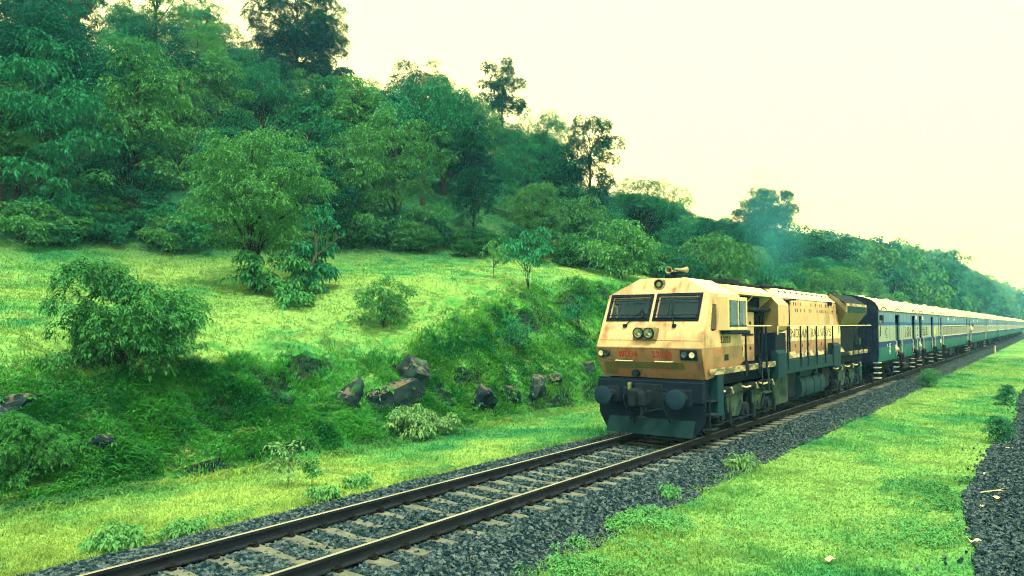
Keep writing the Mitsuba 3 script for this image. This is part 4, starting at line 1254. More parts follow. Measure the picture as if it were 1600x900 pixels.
# radiator section
for s in (1, -1):
    rp = [(.9, 2.86), (1.12, 2.90), (1.50, 3.40), (1.50, 3.72), (1.46, 3.80), (.9, 4.16)]
    rk = obj('radiator', hull([(s * x, y, z) for x, z in rp for y in (32.15 if x > 1.3 else 32.75 if z < 3 else 32.0, 36.15)]), 'olive_and_shade', loco)
    obj('radiator_screen', hull([(s * x, y, z) for y in (32.45, 36.0) for x, z in ((1.515, 3.40), (1.515, 3.66), (1.40, 3.40), (1.40, 3.66))]), 'teal_paint', rk)
    obj('radiator_roof', hull([(s * x, y, z) for y in (32.1, 36.15) for x, z in ((1.47, 3.805), (1.50, 3.75), (.88, 4.19), (.8, 4.19), (.8, 4.1))]), 'grime_iron', rk)
    obj('radiator_cowl', cbox(s * 1.49, s * 1.515, 32.12, 36.15, 3.66, 3.78, .01), 'sill_paint', rk)
obj('rear_hood', cat(cbox(-1.0, 1.0, 33.0, 36.9, 1.78, 2.98, .02), prism_y([(-.95, 1.8), (-.95, 3.8), (-.6, 4.1), (.6, 4.1), (.95, 3.8), (.95, 1.8)], 36.1, 37.2), cbox(-.9, .9, 33.0, 36.2, 2.9, 4.1, .02)), 'hood_dark', loco)
obj('rear_lamp_box', cbox(1.0, 1.16, 36.2, 36.6, 2.0, 2.3), 'bogie_dust', loco)
# deck and sill
obj('deck', cbox(-1.47, 1.47, 17.62, 37.3, 1.66, 1.79, .015), 'black_paint', loco)
for s in (1, -1):
    for ya, yb in ((17.48, 20.1), (20.35, 21.2), (21.5, 22.7), (32.6, 33.3), (33.5, 34.3), (34.5, 35.3), (35.5, 36.3)):
        obj('sill_plate', cbox(s * 1.465, s * 1.50, ya, yb, 1.65, 1.81, .008), 'sill_paint', loco)
    obj('skirt', cbox(s * 1.44, s * 1.50, 23.8, 29.9, 1.36, 1.78, .01), 'teal_paint', loco)
    obj('sand_box', cat(hull([(s * x, y, z) for y in (22.88, 23.78) for x, z in ((1.30, 1.28), (1.53, 1.28), (1.53, 2.02), (1.44, 2.12), (1.30, 2.12))])), 'teal_paint', loco)
    obj('sand_box', cat(hull([(s * x, y, z) for y in (29.9, 30.95) for x, z in ((1.30, 1.32), (1.53, 1.32), (1.53, 2.10), (1.44, 2.20), (1.30, 2.20))])), 'teal_paint', loco)
    obj('step_box', cat(cbox(s * 1.28, s * 1.50, 17.95, 18.36, .62, 1.64, .015)), 'teal_paint', loco)
    obj('cab_step', cat(cbox(s * 1.25, s * 1.52, 17.45, 17.95, 1.0, 1.03), cbox(s * 1.25, s * 1.52, 17.45, 17.95, .62, .65), cbox(s * 1.22, s * 1.26, 17.42, 17.97, .6, 1.64)), 'black_paint', loco)
    # handrail
    obj('handrail', cat(tube([(s * 1.5, 20.06, 1.8), (s * 1.5, 20.06, 2.80), (s * 1.5, 20.12, 2.87), (s * 1.5, 22.3, 2.87)], .020, 7), tube([(s * 1.5, 22.95, 2.6), (s * 1.5, 22.95, 2.83), (s * 1.5, 23.02, 2.87), (s * 1.5, 37.1, 2.87)], .020, 7)), 'rail_paint', loco, smooth=True)
    for y in (20.06, 21.15, 21.81, 23.98, 25.44, 26.31, 27.47, 28.68, 29.84):
        obj('stanchion', cat(tube([(s * 1.5, y, 1.55), (s * 1.5, y, 2.86)], .026, 7), cbox(s * 1.47, s * 1.53, y - .05, y + .05, 1.5, 1.95, .01)), 'black_paint', loco)
    for y in (33.4, 34.4, 35.4, 36.5, 37.1):
        obj('stanchion', tube([(s * 1.5, y, 1.66), (s * 1.5, y, 2.86)], .018, 6), 'black_paint', loco)
# fuel tank
tank = Polygon([(-1.36, .62), (-1.30, .46), (-1.15, .38), (1.15, .38), (1.30, .46), (1.36, .62), (1.36, .90), (1.30, 1.06), (1.15, 1.14), (-1.15, 1.14), (-1.30, 1.06), (-1.36, .90)])
fk = obj('fuel_tank', cat(prism_y(tank, 26.0, 27.55), prism_y(tank, 27.67, 29.15), prism_y(tank.buffer(-.05), 27.5, 27.7), cbox(-1.2, 1.2, 26.4, 28.8, 1.1, 1.66)), 'teal_paint', loco, smooth=35)
obj('strap', cat(prism_y(tank.buffer(.012), 26.5, 26.58), prism_y(tank.buffer(.012), 28.5, 28.58), cyl((1.25, 27.9, 1.1), (1.32, 27.9, 1.32), .05, 10)), 'grime_iron', fk)
obj('underframe', cat(cbox(-1.0, 1.0, 17.6, 37.2, 1.28, 1.66), cbox(-1.2, 1.2, 24.6, 25.9, .5, 1.5), cbox(-1.25, 1.25, 29.2, 30.2, .55, 1.4)), 'black_paint', loco)


def wheelset(y, r, par, name='wheelset'):
    k_ = obj(name, cat(cyl((-.8, y, r), (.8, y, r), .09, 12)), 'grime_iron', par)
    for s in (-1, 1):
        prof = [(-.068, r - .02), (-.068, r + .030), (-.035, r + .030), (-.025, r), (.065, r - .006), (.068, r - .08), (.02, r - .11), (.02, .22), (.07, .17), (.07, .10)]
        obj('wheel', lathe([(s * a, b) for a, b in prof], (s * .875, y, r), 'x', 32), 'rail_steel', k_, smooth=35)
    return k_


for q, axles in enumerate(((18.75, 20.65, 22.55), (31.2, 33.1, 35.0))):
    a0, a2 = axles[0] - .75, axles[2] + .75
    bg = obj('bogie', cat(cbox(-.75, .75, a0 + .3, a2 - .3, .62, 1.0, .03), *[cbox(s * 1.02, s * 1.14, a0, a2, .88, 1.16, .03) for s in (-1, 1)]), 'black_paint', loco)
    for y in axles:
        wheelset(y, .546, bg)
        for s in (-1, 1):
            ab = obj('axle_box', cat(cbox(s * 1.05, s * 1.27, y - .20, y + .20, .36, .74, .03), cyl((s * 1.26, y, .55), (s * 1.33, y, .55), .13, 16), cbox(s * 1.08, s * 1.24, y - .3, y + .3, .28, .36, .02)), 'grime_iron', bg)
    for s in (-1, 1):
        for y in (axles[0] - .36, axles[0] + .36, axles[1] - .36, axles[1] + .36, axles[2] - .36, axles[2] + .36):
            z = np.linspace(.62, .98, 40)
            obj('spring', tube(np.stack([s * 1.16 + .075 * np.cos(z * 100), y + .075 * np.sin(z * 100), z], 1), .017, 5), 'grime_iron', bg)
        # dusty side plates that hang between the axles
        for ya, yb in ((axles[0] + .42, axles[1] - .15), (axles[1] + .55, axles[2] - .1)):
            pl = Polygon([(ya, .98), (ya + .15, 1.22), (yb - .1, 1.30), (yb, 1.18), (yb - .02, .82), (yb - .22, .52), (yb - .45, .42), (ya + .3, .46), (ya + .12, .60)])
            for h0 in (.28, .52):
                pl = pl.difference(Polygon([(ya + h0 + .05 * math.cos(t), .62 + .085 * math.sin(t)) for t in np.linspace(0, 2 * PI, 13)[:-1]]))
            obj('side_plate', prism_x(pl, min(s * 1.20, s * 1.25), max(s * 1.20, s * 1.25)), 'bogie_dust', bg)
        obj('end_plate', cbox(s * 1.16, s * 1.26, axles[2] + .62, axles[2] + 2.2 if q == 0 else axles[2] + 1.2, .40, 1.28, .02), 'bogie_dust' if q == 0 else 'teal_paint', bg)
        for y in (axles[0] + .05, axles[1] + .15, axles[2] - .25):
            bc = obj('brake_cylinder', cat(cyl((s * 1.12, y - .25, 1.12), (s * 1.36, y + .2, 1.20), .11, 14), cyl((s * 1.3, y + .1, 1.19), (s * 1.4, y + .3, 1.22), .05, 10)), 'grime_iron', bg)
            obj('brake_pipe', cat(tube([(s * 1.34, y + .15, 1.22), (s * 1.40, y + .35, 1.24), (s * 1.38, y + .55, 1.10)], .032, 7), tube([(s * 1.3, y - .55, 1.22), (s * 1.36, y - .35, 1.17), (s * 1.36, y, 1.18)], .026, 7)), 'rail_paint', bc)
        obj('brake_rigging', cat(tube([(s * 1.28, axles[0] + .2, 1.0), (s * 1.30, axles[1], 1.08), (s * 1.30, axles[2], 1.0)], .02, 6), tube([(s * 1.29, axles[1] + 1.15, 1.22), (s * 1.33, axles[1] + 1.35, .9), (s * 1.3, axles[1] + 1.2, .5)], .022, 6),
                                 *[cbox(s * 1.2, s * 1.3, y + .62, y + .74, .25, .66, .02) for y in axles], tube([(s * 1.22, axles[0] - .5, .34), (s * 1.22, axles[2] + .6, .34)], .022, 6)), 'grime_iron', bg)
obj('cab_ladder', cat(*[tube([(1.46, y, 1.66), (1.46, y, .95), (1.46, y + .05, .92)], .016, 6) for y in (21.55, 22.15)], cbox(1.36, 1.54, 21.5, 22.2, .92, .955)), 'bogie_dust', loco)

# ------------------------------------------------------------------ coaches
GY = 38.3
PITCH_C, LEN = 22.3, 22.0


def livery(p, n, uv):
    """Blue below with the green of reflected grass painted in, a navy stripe, a pale blue window band, blue and grey-blue above."""
    d = dfbm(p.x * 2, p.y * .8, p.z * 1.2, 3)
    st = dfbm(p.x * 5, p.y * 5, p.z * .6, 3)
    c = dmix((.002, .090, .150), (.004, .115, .18), d)  # the teal mixes a grass reflection into the blue paint
    c = dmix(c, (.003, .032, .20), dss(1.80, 1.86, p.z))
    c = dmix(c, dmix((.17, .275, .38), (.23, .32, .40), d), dss(2.075, 2.085, p.z))
    c = dmix(c, (.010, .09, .38), dss(2.855, 2.865, p.z))
    c = dmix(c, dmix((.05, .16, .42), (.10, .22, .48), d), dss(3.00, 3.06, p.z))
    return dmix(c, (.06, .10, .10), .5 * dss(.52, .75, st))


paint('coach_paint', livery, .6, spec=.06)
paint('coach_roof', lambda p, n, uv: dmix((.60, .555, .46), (.40, .38, .33), dss(.45, .75, dfbm(p.x * 1.5, p.y * .7, p.z, 4))), .5)
paint('coach_end', sooty((.003, .010, .042), (.006, .018, .075)), .6, spec=.10)
paint('coach_dark', (.004, .012, .035), .6, spec=.1)
paint('coach_inside', (.003, .010, .03), .9, spec=.05)
paint('door_paint', lambda p, n, uv: dmix((.004, .035, .11), (.007, .055, .14), streaks(p)), .5, spec=.15)
paint('frame_white', (.32, .40, .52), .5, spec=.2)
paint('yellow_panel', (.45, .42, .05), .5)
paint('white_letter', (.70, .72, .68), .5)
SIDE = [(1.56, 1.13), (1.615, 1.40), (1.62, 1.70), (1.62, 3.45), (1.60, 3.58)]
OUT = [(-x, z) for x, z in SIDE] + [(x, z) for x, z in SIDE[::-1]]
INN = [(-1.54, 1.22), (-1.56, 3.56), (1.56, 3.56), (1.54, 1.22)]
ROOF = [(1.665, 3.585), (1.62, 3.75), (1.50, 3.95), (1.30, 4.10), (1.0, 4.21), (.6, 4.30), (.2, 4.34)]
ROOFP = ROOF + [(-x, z) for x, z in ROOF[::-1]]
CACHE = {}


def once(key, fn, bsdf, smooth=False):
    if key not in CACHE:
        CACHE[key] = mikit.ply(fn(), bsdf, smooth)
    return CACHE[key]


def put(parent, name, d, place):
    key = numbered(parent + '__' + name)
    scene[key] = {**d, 'to_world': place}
    return key


LAYOUT = {
    # kind: (doors (y0, y1), windows (y0, y1, z0, z1))
    'luggage': ([(4.45, 5.85), (9.95, 11.3), (12.85, 14.0), (18.1, 19.4)], [(.5, 1.3, 2.95, 3.35)]),
    'sleeper': ([(.75, 1.65), (20.3, 21.2)], [(2.2 + 1.78 * k_, 3.80 + 1.78 * k_, 2.12, 2.78) for k_ in range(10)]),
    'cooled': ([(.75, 1.65), (20.3, 21.2)], [(3.1 + 1.9 * k_, 4.5 + 1.9 * k_, 2.16, 2.72) for k_ in range(9)]),
}


def coach_shell(kind):
    doors, wins = LAYOUT[kind]
    M = man(prism_y(OUT, 0, LEN)) - man(prism_y(INN, .06, LEN - .06))
    for a, b in doors:
        M = M - man(cbox(1.4, 2, a, b, 1.24, 3.42, 0))
    for a, b, z0, z1 in wins:
        M = M - man(cbox(1.4, 2, a, b, z0, z1, 0))
    return unman(M)


def coach(kind, k, label, detail):
    t = thing('passenger_coach', label, 'train coach', 'coaches of the train')
    pl = T().translate([0, GY + PITCH_C * k, 0])
    doors, wins = LAYOUT[kind]
    put(t, 'body', once((kind, 'shell'), lambda: coach_shell(kind), 'coach_paint', 25), pl)
    rf = put(t, 'roof', once('roof', lambda: prism_y(ROOFP, -.02, LEN + .02), 'coach_roof', 28), pl)
    put(t, 'end_wall', once('end', lambda: cat(prism_y([(x * .985, z) for x, z in OUT], -.03, 0), prism_y([(x * .99, z) for x, z in ROOFP], -.05, -.02)), 'coach_end'), pl)
    put(t, 'gangway', once('gang', lambda: cbox(-.62, .62, -.30, -.028, 1.2, 3.3, .06), 'coach_end'), pl)
    put(t, 'end_wall', once('end2', lambda: prism_y([(x * .985, z) for x, z in OUT], LEN, LEN + .03), 'coach_end'), pl)
    put(t, 'interior', once('inside', lambda: cat(cbox(-.03, .03, .2, LEN - .2, 1.25, 3.5, 0), cbox(-1.5, 1.5, .1, LEN - .1, 1.2, 1.245, 0)), 'coach_inside'), pl)  # dark middle partition added to block daylight and keep windows dark
    put(t, 'underframe', once('under', lambda: cat(cbox(-1.45, 1.45, .05, LEN - .05, .98, 1.16, .02), cbox(-1.4, 1.4, 8.3, 10.2, .42, 1.0, .03), cbox(-1.35, 1.35, 10.9, 12.6, .5, 1.0, .03), cbox(-1.2, 1.2, 13.0, 13.8, .6, 1.0, .03), cyl((1.1, 7.2, .75), (1.1, 8.1, .75), .22, 14)), 'black_paint'), pl)
    for q, (a, b) in enumerate(doors):
        dk = put(t, 'door', once(('door', round(b - a, 3)), lambda: cat(*[cbox(s * 1.46, s * 1.50, 0, b - a, 1.24, 2.88, .01) for s in (1,)]), 'door_paint'), pl @ T().translate([0, a, 0]))
        if detail > 1:
            put(dk, 'grab_rail', once(('rails', round(b - a, 3)), lambda: cat(*[tube([(s * 1.63, y, 1.30), (s * 1.69, y, 1.36), (s * 1.69, y, 2.02), (s * 1.63, y, 2.1)], .022, 6) for s in (1,) for y in (-.10, b - a + .10)]), 'frame_white'), pl @ T().translate([0, a, 0]))
            put(dk, 'step', once('steps', lambda: cat(*[cbox(s * 1.38, s * 1.62, .22, .80, z, z + .035, .008) for s in (1,) for z in (.42, .66, .90)]), 'frame_white'), pl @ T().translate([0, (a + b) / 2 - .5, 0]))
            put(dk, 'step_bracket', once('brackets', lambda: cat(*[cbox(s * 1.36, s * 1.40, y, y + .03, .40, 1.1, .005) for s in (1,) for y in (.2, .80)]), 'black_paint'), pl @ T().translate([0, (a + b) / 2 - .5, 0]))
    for q, (a, b, z0, z1) in enumerate(wins):
        w0 = ('win', kind, round(b - a, 3), z0)
        if kind == 'sleeper':
            wk = put(t, 'window', once(w0, lambda: cat(*[cbox(s * 1.60, s * 1.627, -.03, b - a + .03, z, z + .03, .004) for s in (1,) for z in (z0 - .035, z1)], *[cbox(s * 1.59, s * 1.625, y, y + .03, z0, z1, .004) for s in (1,) for y in (-.03, (b - a) / 2 - .015, b - a)]), 'frame_white'), pl @ T().translate([0, a, 0]))
            put(wk, 'bar', once(w0 + ('bar',), lambda: cat(*[tube([(s * 1.60, 0, z), (s * 1.60, b - a, z)], .010, 5) for s in (1,) for z in np.linspace(z0 + .15, z1 - .15, 3)], *[cbox(s * 1.59, s * 1.61, y, y + .018, z0, z1, .003) for s in (1,) for y in (.4, 1.2)]), 'frame_white'), pl @ T().translate([0, a, 0]))
            if q % 5 == 3:
                put(wk, 'shutter', once(w0 + ('shut',), lambda: cat(*[cbox(s * 1.55, s * 1.575, 0, (b - a) / 2, z0 + .25, z1, .006) for s in (1,)]), 'door_paint'), pl @ T().translate([0, a + (.72 if q % 2 else 0), 0]))
        elif kind == 'cooled':
            wk = put(t, 'window', once(w0, lambda: cat(*[cbox(s * 1.60, s * 1.64, -.08, b - a + .08, z, z + .07, .006) for s in (1,) for z in (z0 - .07, z1)], *[cbox(s * 1.60, s * 1.64, y, y + .08, z0, z1, .006) for s in (1,) for y in (-.08, b - a)]), 'frame_white'), pl @ T().translate([0, a, 0]))
            put(wk, 'pane', once(w0 + ('pane',), lambda: cat(*[cbox(s * 1.58, s * 1.60, 0, b - a, z0, z1, .002) for s in (1,)]), 'blue_lens'), pl @ T().translate([0, a, 0]))
        else:
            put(t, 'window', once(w0, lambda: cat(*[cbox(s * 1.54, s * 1.56, 0, b - a, z0, z1, .002) for s in (1,)]), 'dark_lens'), pl @ T().translate([0, a, 0]))
    if kind == 'sleeper' or kind == 'cooled':
        put(t, 'band_rail', once('band', lambda: cat(*[cbox(s * 1.60, s * 1.635, 2.0, LEN - 2.0, z, z + .045, .006) for s in (1,) for z in (2.04, 2.82)]), 'frame_white'), pl)
    if detail:
        for q, y in enumerate((1.2, 5.1, 10.6, 13.4, 18.7) if kind == 'luggage' else (1.2, 20.7)):
            put(rf, 'rain_strip', once('rain', lambda: cat(*[tube([(s * 1.655, -.75, 3.60), (s * 1.645, -.45, 3.70), (s * 1.63, 0, 3.745), (s * 1.645, .45, 3.70), (s * 1.655, .75, 3.60)], .022, 5) for s in (1,)]), 'coach_end'), pl @ T().translate([0, y, 0]))
        for q in range(6):
            put(rf, 'roof_vent', once('vent', lambda: cat(lathe([(0, .17), (.07, .16), (.10, .09), (.105, 0)], (0, 0, 0), 'z', 12)), 'coach_roof', 40), pl @ T().translate([.45 * (-1) ** q, 2.2 + 3.4 * q, 4.29]))
    for c in (3.6, LEN - 3.6):
        bg = put(t, 'bogie', once('coach_bogie', lambda: cat(*[cbox(s * 1.0, s * 1.12, -2.0, 2.0, .58, .80, .03) for s in (-1, 1)], cbox(-1.0, 1.0, -.3, .3, .5, .95, .03), *[cbox(s * 1.02, s * 1.22, y - .2, y + .2, .30, .62, .03) for s in (-1, 1) for y in (-1.45, 1.45)], *[cyl((s * 1.13, y, .62), (s * 1.13, y, .95), .11, 10) for s in (-1, 1) for y in (-1.95, -.95, .95, 1.95, -.35, .35)]), 'grime_iron'), pl @ T().translate([0, c, 0]))
        for y in (-1.45, 1.45):
            put(bg, 'wheelset', once('coach_wheels', lambda: cat(cyl((-.8, 0, .457), (.8, 0, .457), .08, 10), *[lathe([(s * a, b_) for a, b_ in ((-.068, .44), (-.068, .485), (-.035, .485), (-.025, .457), (.065, .452), (.068, .36), (.02, .33), (.02, .1))], (s * .875, 0, .457), 'x', 24) for s in (-1, 1)]), 'rail_steel', 35), pl @ T().translate([0, c + y, 0]))
    return t, pl


c1, pl1 = coach('luggage', 0, 'first coach behind the engine, with four doors, lettering and a dark front end', 2)
# stacked dark and white lettering, a yellow panel, corner steps
for q, (ya, yb, n_) in enumerate(((1.62, 2.1, 5), (7.5, 7.85, 5), (8.05, 8.9, 5), (9.05, 9.5, 5), (11.85, 12.25, 5), (13.7, 14.3, 5), (14.5, 15.4, 5), (15.6, 16.4, 5))):
    g = np.random.default_rng(500 + q)
    st = []
    for z in np.linspace(2.22, 2.66, n_):
        y = ya
        while y < yb - .05:
            w_ = g.uniform(.14, .26)
            if g.random() < .8:
                st.append(cbox(1.6205, 1.627, y, min(y + w_, yb), z, z + .085, .001))
            y += w_ + .05
    obj('dark_lettering', cat(st), 'dark_letter', c1, to_world=pl1)
g = np.random.default_rng(77)
obj('white_lettering', cat(*[cbox(1.618, 1.626, 2.65 + .02 * g.random(), 2.65 + g.uniform(.15, .3), z, z + .035, .001) for z in np.arange(1.46, 1.92, .065)], cbox(1.62, 1.626, 2.0, 2.12, 1.84, 1.93, .001)), 'white_letter', c1, to_world=pl1)
obj('yellow_panel', cbox(1.615, 1.628, 19.75, 20.35, 2.2, 2.7, .003), 'yellow_panel', c1, to_world=pl1)
obj('corner_step', cat(*[cbox(1.34, 1.62, -.02, .55, z, z + .04, .008) for z in (.36, .60, .85, 1.08)]), 'frame_white', c1, to_world=pl1)
for q, (y, w_) in enumerate(((11.45, .32), (14.2, .30))):
    obj('white_plate', cbox(1.62, 1.635, y, y + w_, 3.2, 3.42, .003), 'white_letter', c1, to_world=pl1)
obj('lamp_bracket', cat(cbox(1.6, 1.75, .2, .5, 3.1, 3.35, .02), tube([(1.62, .2, 2.3), (1.68, .1, 2.5), (1.68, .05, 2.8)], .02, 6)), 'coach_dark', c1, to_world=pl1)
NAMES = ['second coach behind the engine, with a row of barred windows', 'third coach behind the engine, where a passenger leans out of the first door', 'fourth coach behind the engine, first with white-framed sealed windows',
         'fifth coach behind the engine, small and hazy', 'sixth coach of the train, tiny towards the right edge', 'seventh coach of the train, almost at the right edge', 'eighth coach of the train, last sliver at the right edge', 'ninth coach, hidden in haze at the end of the train']
for k in range(1, 9):
    c_, p_ = coach('sleeper' if k < 3 else 'cooled', k, NAMES[k - 1], 2 if k < 3 else 1 if k < 5 else 0)
    for q, (y, w_) in enumerate(((5.6, .35), (9.8, .35)) if k < 4 else ()):
        obj('white_plate', cbox(1.62, 1.635, y, y + w_, 3.2, 3.42, .003), 'white_letter', c_, to_world=p_)


# ------------------------------------------------------------------ people at the doors
def bone_body(J, R, bones):
    M = m3.Manifold()
    for a, b in bones:
        sa_ = m3.Manifold.sphere(R[a], 10).translate(list(map(float, J[a])))
        sb_ = m3.Manifold.sphere(R[b], 10).translate(list(map(float, J[b])))
        M = M + m3.Manifold.batch_hull([sa_, sb_])
    return M


scene_cloth = {'white': (.72, .70, .62), 'red': (.30, .05, .05), 'blue': (.06, .12, .30), 'tan': (.10, .09, .08), 'grey': (.20, .22, .24), 'dark': (.006, .010, .028)}
for n_, c_ in scene_cloth.items():
    paint('cloth_' + n_, c_, .9, spec=.08)
paint('skin', (.13, .07, .05), .7, spec=.15)
paint('hair', (.010, .011, .014), .5)


def person(label, y, pose, shirt, legs, lean=.0, z0=1.25, flip=1):
    """A passenger in a doorway: sitting on the sill with legs on the steps, or standing and leaning out; x points out of the train."""
    t = thing('person', label, 'person')
    f = flip
    if pose == 'sit':
        J = {'pel': (1.36, 0, .13), 'chest': (1.40 + lean, .02, .50), 'neck': (1.41 + lean, .02, .66), 'head': (1.44 + lean, .03, .80),
             'shl': (1.40 + lean, -.19, .58), 'shr': (1.40 + lean, .21, .58), 'ell': (1.56, -.27, .36), 'elr': (1.58, .24, .36), 'wrl': (1.74, -.20, .22), 'wrr': (1.70, .10, .20),
             'hipl': (1.38, -.10, .11), 'hipr': (1.38, .10, .11), 'knl': (1.78, -.16, .10), 'knr': (1.80, .14, .10), 'anl': (1.76, -.15, -.32), 'anr': (1.80, .12, -.34), 'tol': (1.92, -.16, -.36), 'tor': (1.96, .13, -.38)}
    else:
        J = {'pel': (1.42, 0, .92), 'chest': (1.60 + lean, .06 * f, 1.30), 'neck': (1.68 + lean, .08 * f, 1.45), 'head': (1.76 + lean, .10 * f, 1.58),
             'shl': (1.64 + lean, -.13, 1.38), 'shr': (1.62 + lean, .25, 1.36), 'ell': (1.80, -.34, 1.18), 'elr': (1.72, .44, 1.16), 'wrl': (1.70, -.52, 1.02), 'wrr': (1.70, .58, .95),
             'hipl': (1.42, -.10, .90), 'hipr': (1.42, .10, .90), 'knl': (1.50, -.12, .48), 'knr': (1.42, .12, .48), 'anl': (1.46, -.12, .08), 'anr': (1.36, .13, .08), 'tol': (1.58, -.14, .04), 'tor': (1.50, .15, .04)}
    R = dict(pel=.125, chest=.135, neck=.055, head=.10, shl=.065, shr=.065, ell=.045, elr=.045, wrl=.030, wrr=.030, hipl=.09, hipr=.09, knl=.060, knr=.060, anl=.042, anr=.042, tol=.030, tor=.030)
    J = {k_: np.array(v) + [0, y, z0] for k_, v in J.items()}

    def grow(m_, names, d):
        R2 = {k_: v + d for k_, v in R.items()}
        M = bone_body(J, R2, names).refine_to_length(.05)
        q_ = unman(M)
        q_ = trimesh.Trimesh(q_.vertices, q_.faces, process=True)
        return trimesh.smoothing.filter_taubin(q_, iterations=2)

    B = bone_body(J, R, [('pel', 'chest'), ('chest', 'neck'), ('chest', 'shl'), ('chest', 'shr'), ('shl', 'ell'), ('ell', 'wrl'), ('shr', 'elr'), ('elr', 'wrr'), ('pel', 'hipl'), ('pel', 'hipr'), ('hipl', 'knl'), ('knl', 'anl'), ('anl', 'tol'), ('hipr', 'knr'), ('knr', 'anr'), ('anr', 'tor'), ('neck', 'head')])
    hc = J['head']
    B = B + m3.Manifold.sphere(1, 16).scale([.085, .075, .115]).translate(list(hc + [.01, 0, .02])) + m3.Manifold.batch_hull([m3.Manifold.sphere(.014, 6).translate(list(hc + [.085, 0, .03])), m3.Manifold.sphere(.018, 6).translate(list(hc + [.10, 0, -.01]))])
    for s in (-1, 1):
        B = B + m3.Manifold.sphere(1, 8).scale([.02, .012, .03]).translate(list(hc + [0, s * .078, .01]))
    for e, wv in (('ell', 'wrl'), ('elr', 'wrr')):
        d = unit(J[wv] - J[e])
        sd = unit(np.cross(d, [.2, .1, 1.0]))
        palm = J[wv] + d * .06
        B = B + m3.Manifold.batch_hull([m3.Manifold.sphere(.02, 6).translate(list(map(float, J[wv] + sd * o + d * l))) for o in (-.025, .025) for l in (.02, .08)])
        for q_, o in enumerate((-.032, -.011, .011, .032)):
            k0 = palm + sd * o + d * .02
            k1 = k0 + d * (.045 - .004 * abs(q_ - 1.5)) - UP * .01
            B = B + m3.Manifold.batch_hull([m3.Manifold.sphere(.010, 6).translate(list(map(float, k0))), m3.Manifold.sphere(.008, 6).translate(list(map(float, k1)))])
            B = B + m3.Manifold.batch_hull([m3.Manifold.sphere(.008, 6).translate(list(map(float, k1))), m3.Manifold.sphere(.007, 6).translate(list(map(float, k1 + d * .022 - UP * .02)))])
        B = B + m3.Manifold.batch_hull([m3.Manifold.sphere(.012, 6).translate(list(map(float, J[wv] + d * .03 - sd * .03))), m3.Manifold.sphere(.008, 6).translate(list(map(float, J[wv] + d * .075 - sd * .06)))])
    obj('body', unman(B), 'skin', t, smooth=50)
    obj('shirt', grow(0, [('pel', 'chest'), ('chest', 'shl'), ('chest', 'shr'), ('shl', 'ell'), ('shr', 'elr')], .028), 'cloth_' + shirt, t, smooth=True)
    obj('trousers', grow(0, [('pel', 'hipl'), ('pel', 'hipr'), ('hipl', 'knl'), ('knl', 'anl'), ('hipr', 'knr'), ('knr', 'anr')], .030), 'cloth_' + legs, t, smooth=True)
    hm = m3.Manifold.sphere(1, 16).scale([.094, .085, .112]).translate(list(hc + [-.012, 0, .045])) - m3.Manifold.cube([.3, .3, .3], True).translate(list(hc + [.19, 0, -.06])) - m3.Manifold.cube([.6, .6, .3], True).translate(list(hc + [0, 0, -.20]))
    obj('hair', unman(hm), 'hair', t, smooth=50)
    for s in (-1, 1):
        pass


D0 = GY
person('person in a white shirt sitting in the first doorway of the first coach', D0 + 5.1, 'sit', 'white', 'dark')
person('person in white sitting in a middle doorway of the first coach, legs hanging out', D0 + 13.3, 'sit', 'white', 'dark', .05)
person('person in blue sitting in the middle doorway of the first coach', D0 + 10.6, 'sit', 'blue', 'dark')
person('person sitting low in the last doorway of the first coach', D0 + 18.6, 'sit', 'tan', 'dark')
person('person in a white shirt in the first doorway of the second coach', D0 + PITCH_C + 1.2, 'sit', 'white', 'dark', .06)
person('dark-haired person leaning out of the first doorway of the third coach', D0 + 2 * PITCH_C + 1.2, 'stand', 'white', 'dark', .12)
person('person in grey sitting in the rear doorway of the second coach', D0 + PITCH_C + 20.75, 'sit', 'grey', 'dark', .03)

# ------------------------------------------------------------------ small things
pk = thing('marker_post', 'small white post standing in the grass beside the far coaches', 'post')
PZ = float(ground_z(2.53, 104))
obj('post', cat(cbox(2.49, 2.59, 103.95, 104.05, PZ - .2, PZ + .85, .01), hull([(2.49, 103.95, PZ + .85), (2.59, 103.95, PZ + .85), (2.49, 104.05, PZ + .85), (2.59, 104.05, PZ + .85), (2.54, 104, PZ + .90)])), 'white_letter', pk)
paint('paper', (.42, .42, .40), .8)
SCR = [(7.25, 13.2, .10, 20, 'crumpled pale scrap of paper on the gravel, nearest the camera'), (7.15, 15.9, .07, 70, 'pale scrap lying among the right-hand gravel near its middle'), (7.35, 16.6, .09, 140, 'torn pale wrapper on the gravel at the right edge'),
       (7.0, 19.5, .08, 200, 'white scrap at the grass edge of the gravel, below the dark shrub'), (5.6, 11.4, .09, 40, 'pale scrap lying alone in the middle of the right grass strip'), (7.25, 23.6, .10, 10, 'white scrap on the gravel beside the small dark shrub')]
for q, (x, y, s, r, lab) in enumerate(SCR):
    g = np.random.default_rng(700 + q)
    a, b = np.meshgrid(np.linspace(-1, 1, 6), np.linspace(-1, 1, 5), indexing='ij')
    top = np.stack([a * s * .8, b * s * .5, .035 * g.random(a.shape) + .02 * np.sin(a * 3)], -1).reshape(-1, 3)
    i, j = np.meshgrid(np.arange(5), np.arange(4), indexing='ij')
    f = np.stack([i * 5 + j, (i + 1) * 5 + j, (i + 1) * 5 + j + 1, i * 5 + j + 1], -1).reshape(-1, 4)
    f = np.vstack([f[:, [0, 1, 2]], f[:, [0, 2, 3]]])
    v = np.vstack([top, top - [0, 0, .003]])
    obj('litter_scrap', trimesh.Trimesh(v, np.vstack([f, f[:, ::-1] + 30]), process=False), 'paper', label=lab, cat='litter', to_world=T().translate([x, y, float(ground_z(x, y)) + .06]).rotate([0, 0, 1], r))
g_ = float(ground_z(7.3, 17.2)) + .07
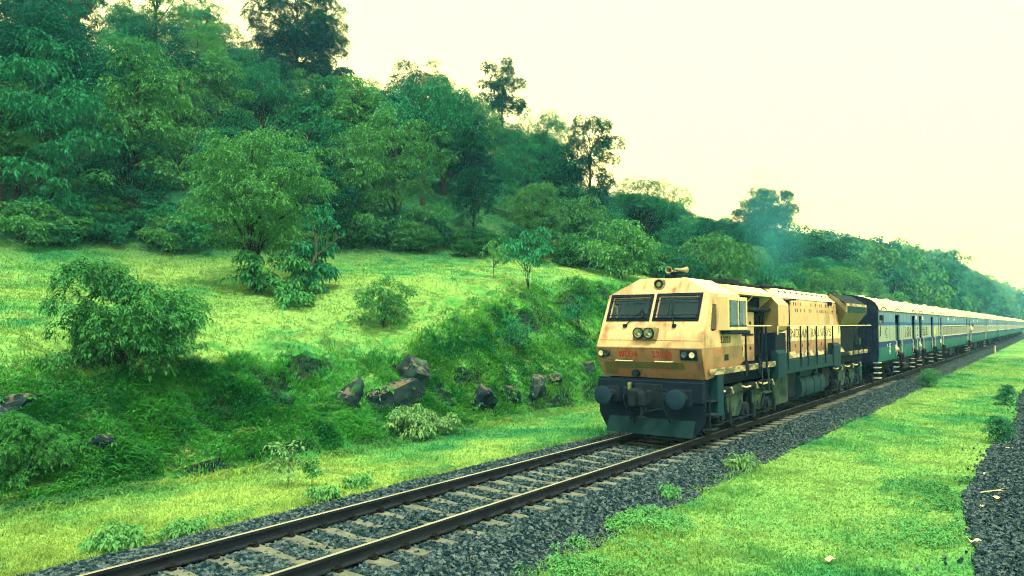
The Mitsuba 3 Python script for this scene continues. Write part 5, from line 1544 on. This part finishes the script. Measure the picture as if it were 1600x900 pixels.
obj('dry_twig', cat(tube([(7.05, 17.0, g_), (7.3, 17.3, g_ + .02), (7.5, 17.42, g_)], [.012, .010, .006], 6), tube([(7.3, 17.3, g_ + .02), (7.42, 17.55, g_ + .03)], [.008, .004], 5)), 'paper', label='pale dry twig lying on the right-hand gravel', cat='twig')

# ------------------------------------------------------------------ the damp air
scene['air'] = {'type': 'homogeneous', 'albedo': {'type': 'rgb', 'value': [.94, .96, .97]}, 'sigma_t': {'type': 'rgb', 'value': [.00012, .00036, .0010]}}
scene['haze'] = {'type': 'cube', 'bsdf': {'type': 'null'}, 'interior': {'type': 'ref', 'id': 'air'},
                 'to_world': T().translate([-60, 780, 68]).scale([380, 1040, 72])}
scene['camera']['medium'] = {'type': 'ref', 'id': 'air'}
gr = np.stack(np.meshgrid(np.linspace(-1, 1, 20), np.linspace(-1, 1, 40), np.linspace(-1, 1, 28), indexing='ij'), -1)      # x, y, z in the smoke's box
lean = gr.copy()
lean[..., 0] += .35 * gr[..., 2] * .5
r_ = np.sqrt((lean[..., 0] / .75) ** 2 + (lean[..., 1] / .9) ** 2 + (lean[..., 2] / .9) ** 2)
dens = np.clip(1 - r_, 0, 1) ** 1.2 * np.clip(meshkit.fbm(gr * [1.6, 2.6, 2.2] + 9, 4, 12) * 2.2 - .45, 0, 1.4)
scene['fumes'] = {'type': 'heterogeneous', 'albedo': {'type': 'rgb', 'value': [.06, .36, .66]}, 'scale': .34,
                  'sigma_t': {'type': 'gridvolume', 'grid': mi.VolumeGrid(np.ascontiguousarray(dens.transpose(2, 1, 0)[..., None]).astype(np.float32)), 'use_grid_bbox': False,
                              'to_world': T().translate([-6.5, 36.5, 4.2]).scale([5.0, 9.0, 8.5])}}
scene['smoke'] = {'type': 'cube', 'bsdf': {'type': 'null'}, 'interior': {'type': 'ref', 'id': 'fumes'}, 'exterior': {'type': 'ref', 'id': 'air'},
                  'to_world': T().translate([-4.0, 41.0, 8.45]).scale([2.5, 4.5, 4.25])}
tag('smoke', 'thin bluish exhaust smoke drifting back above the engine', None, None, 'stuff')
tag('haze', 'thin pale haze that fades the far hill', None, None, 'stuff')
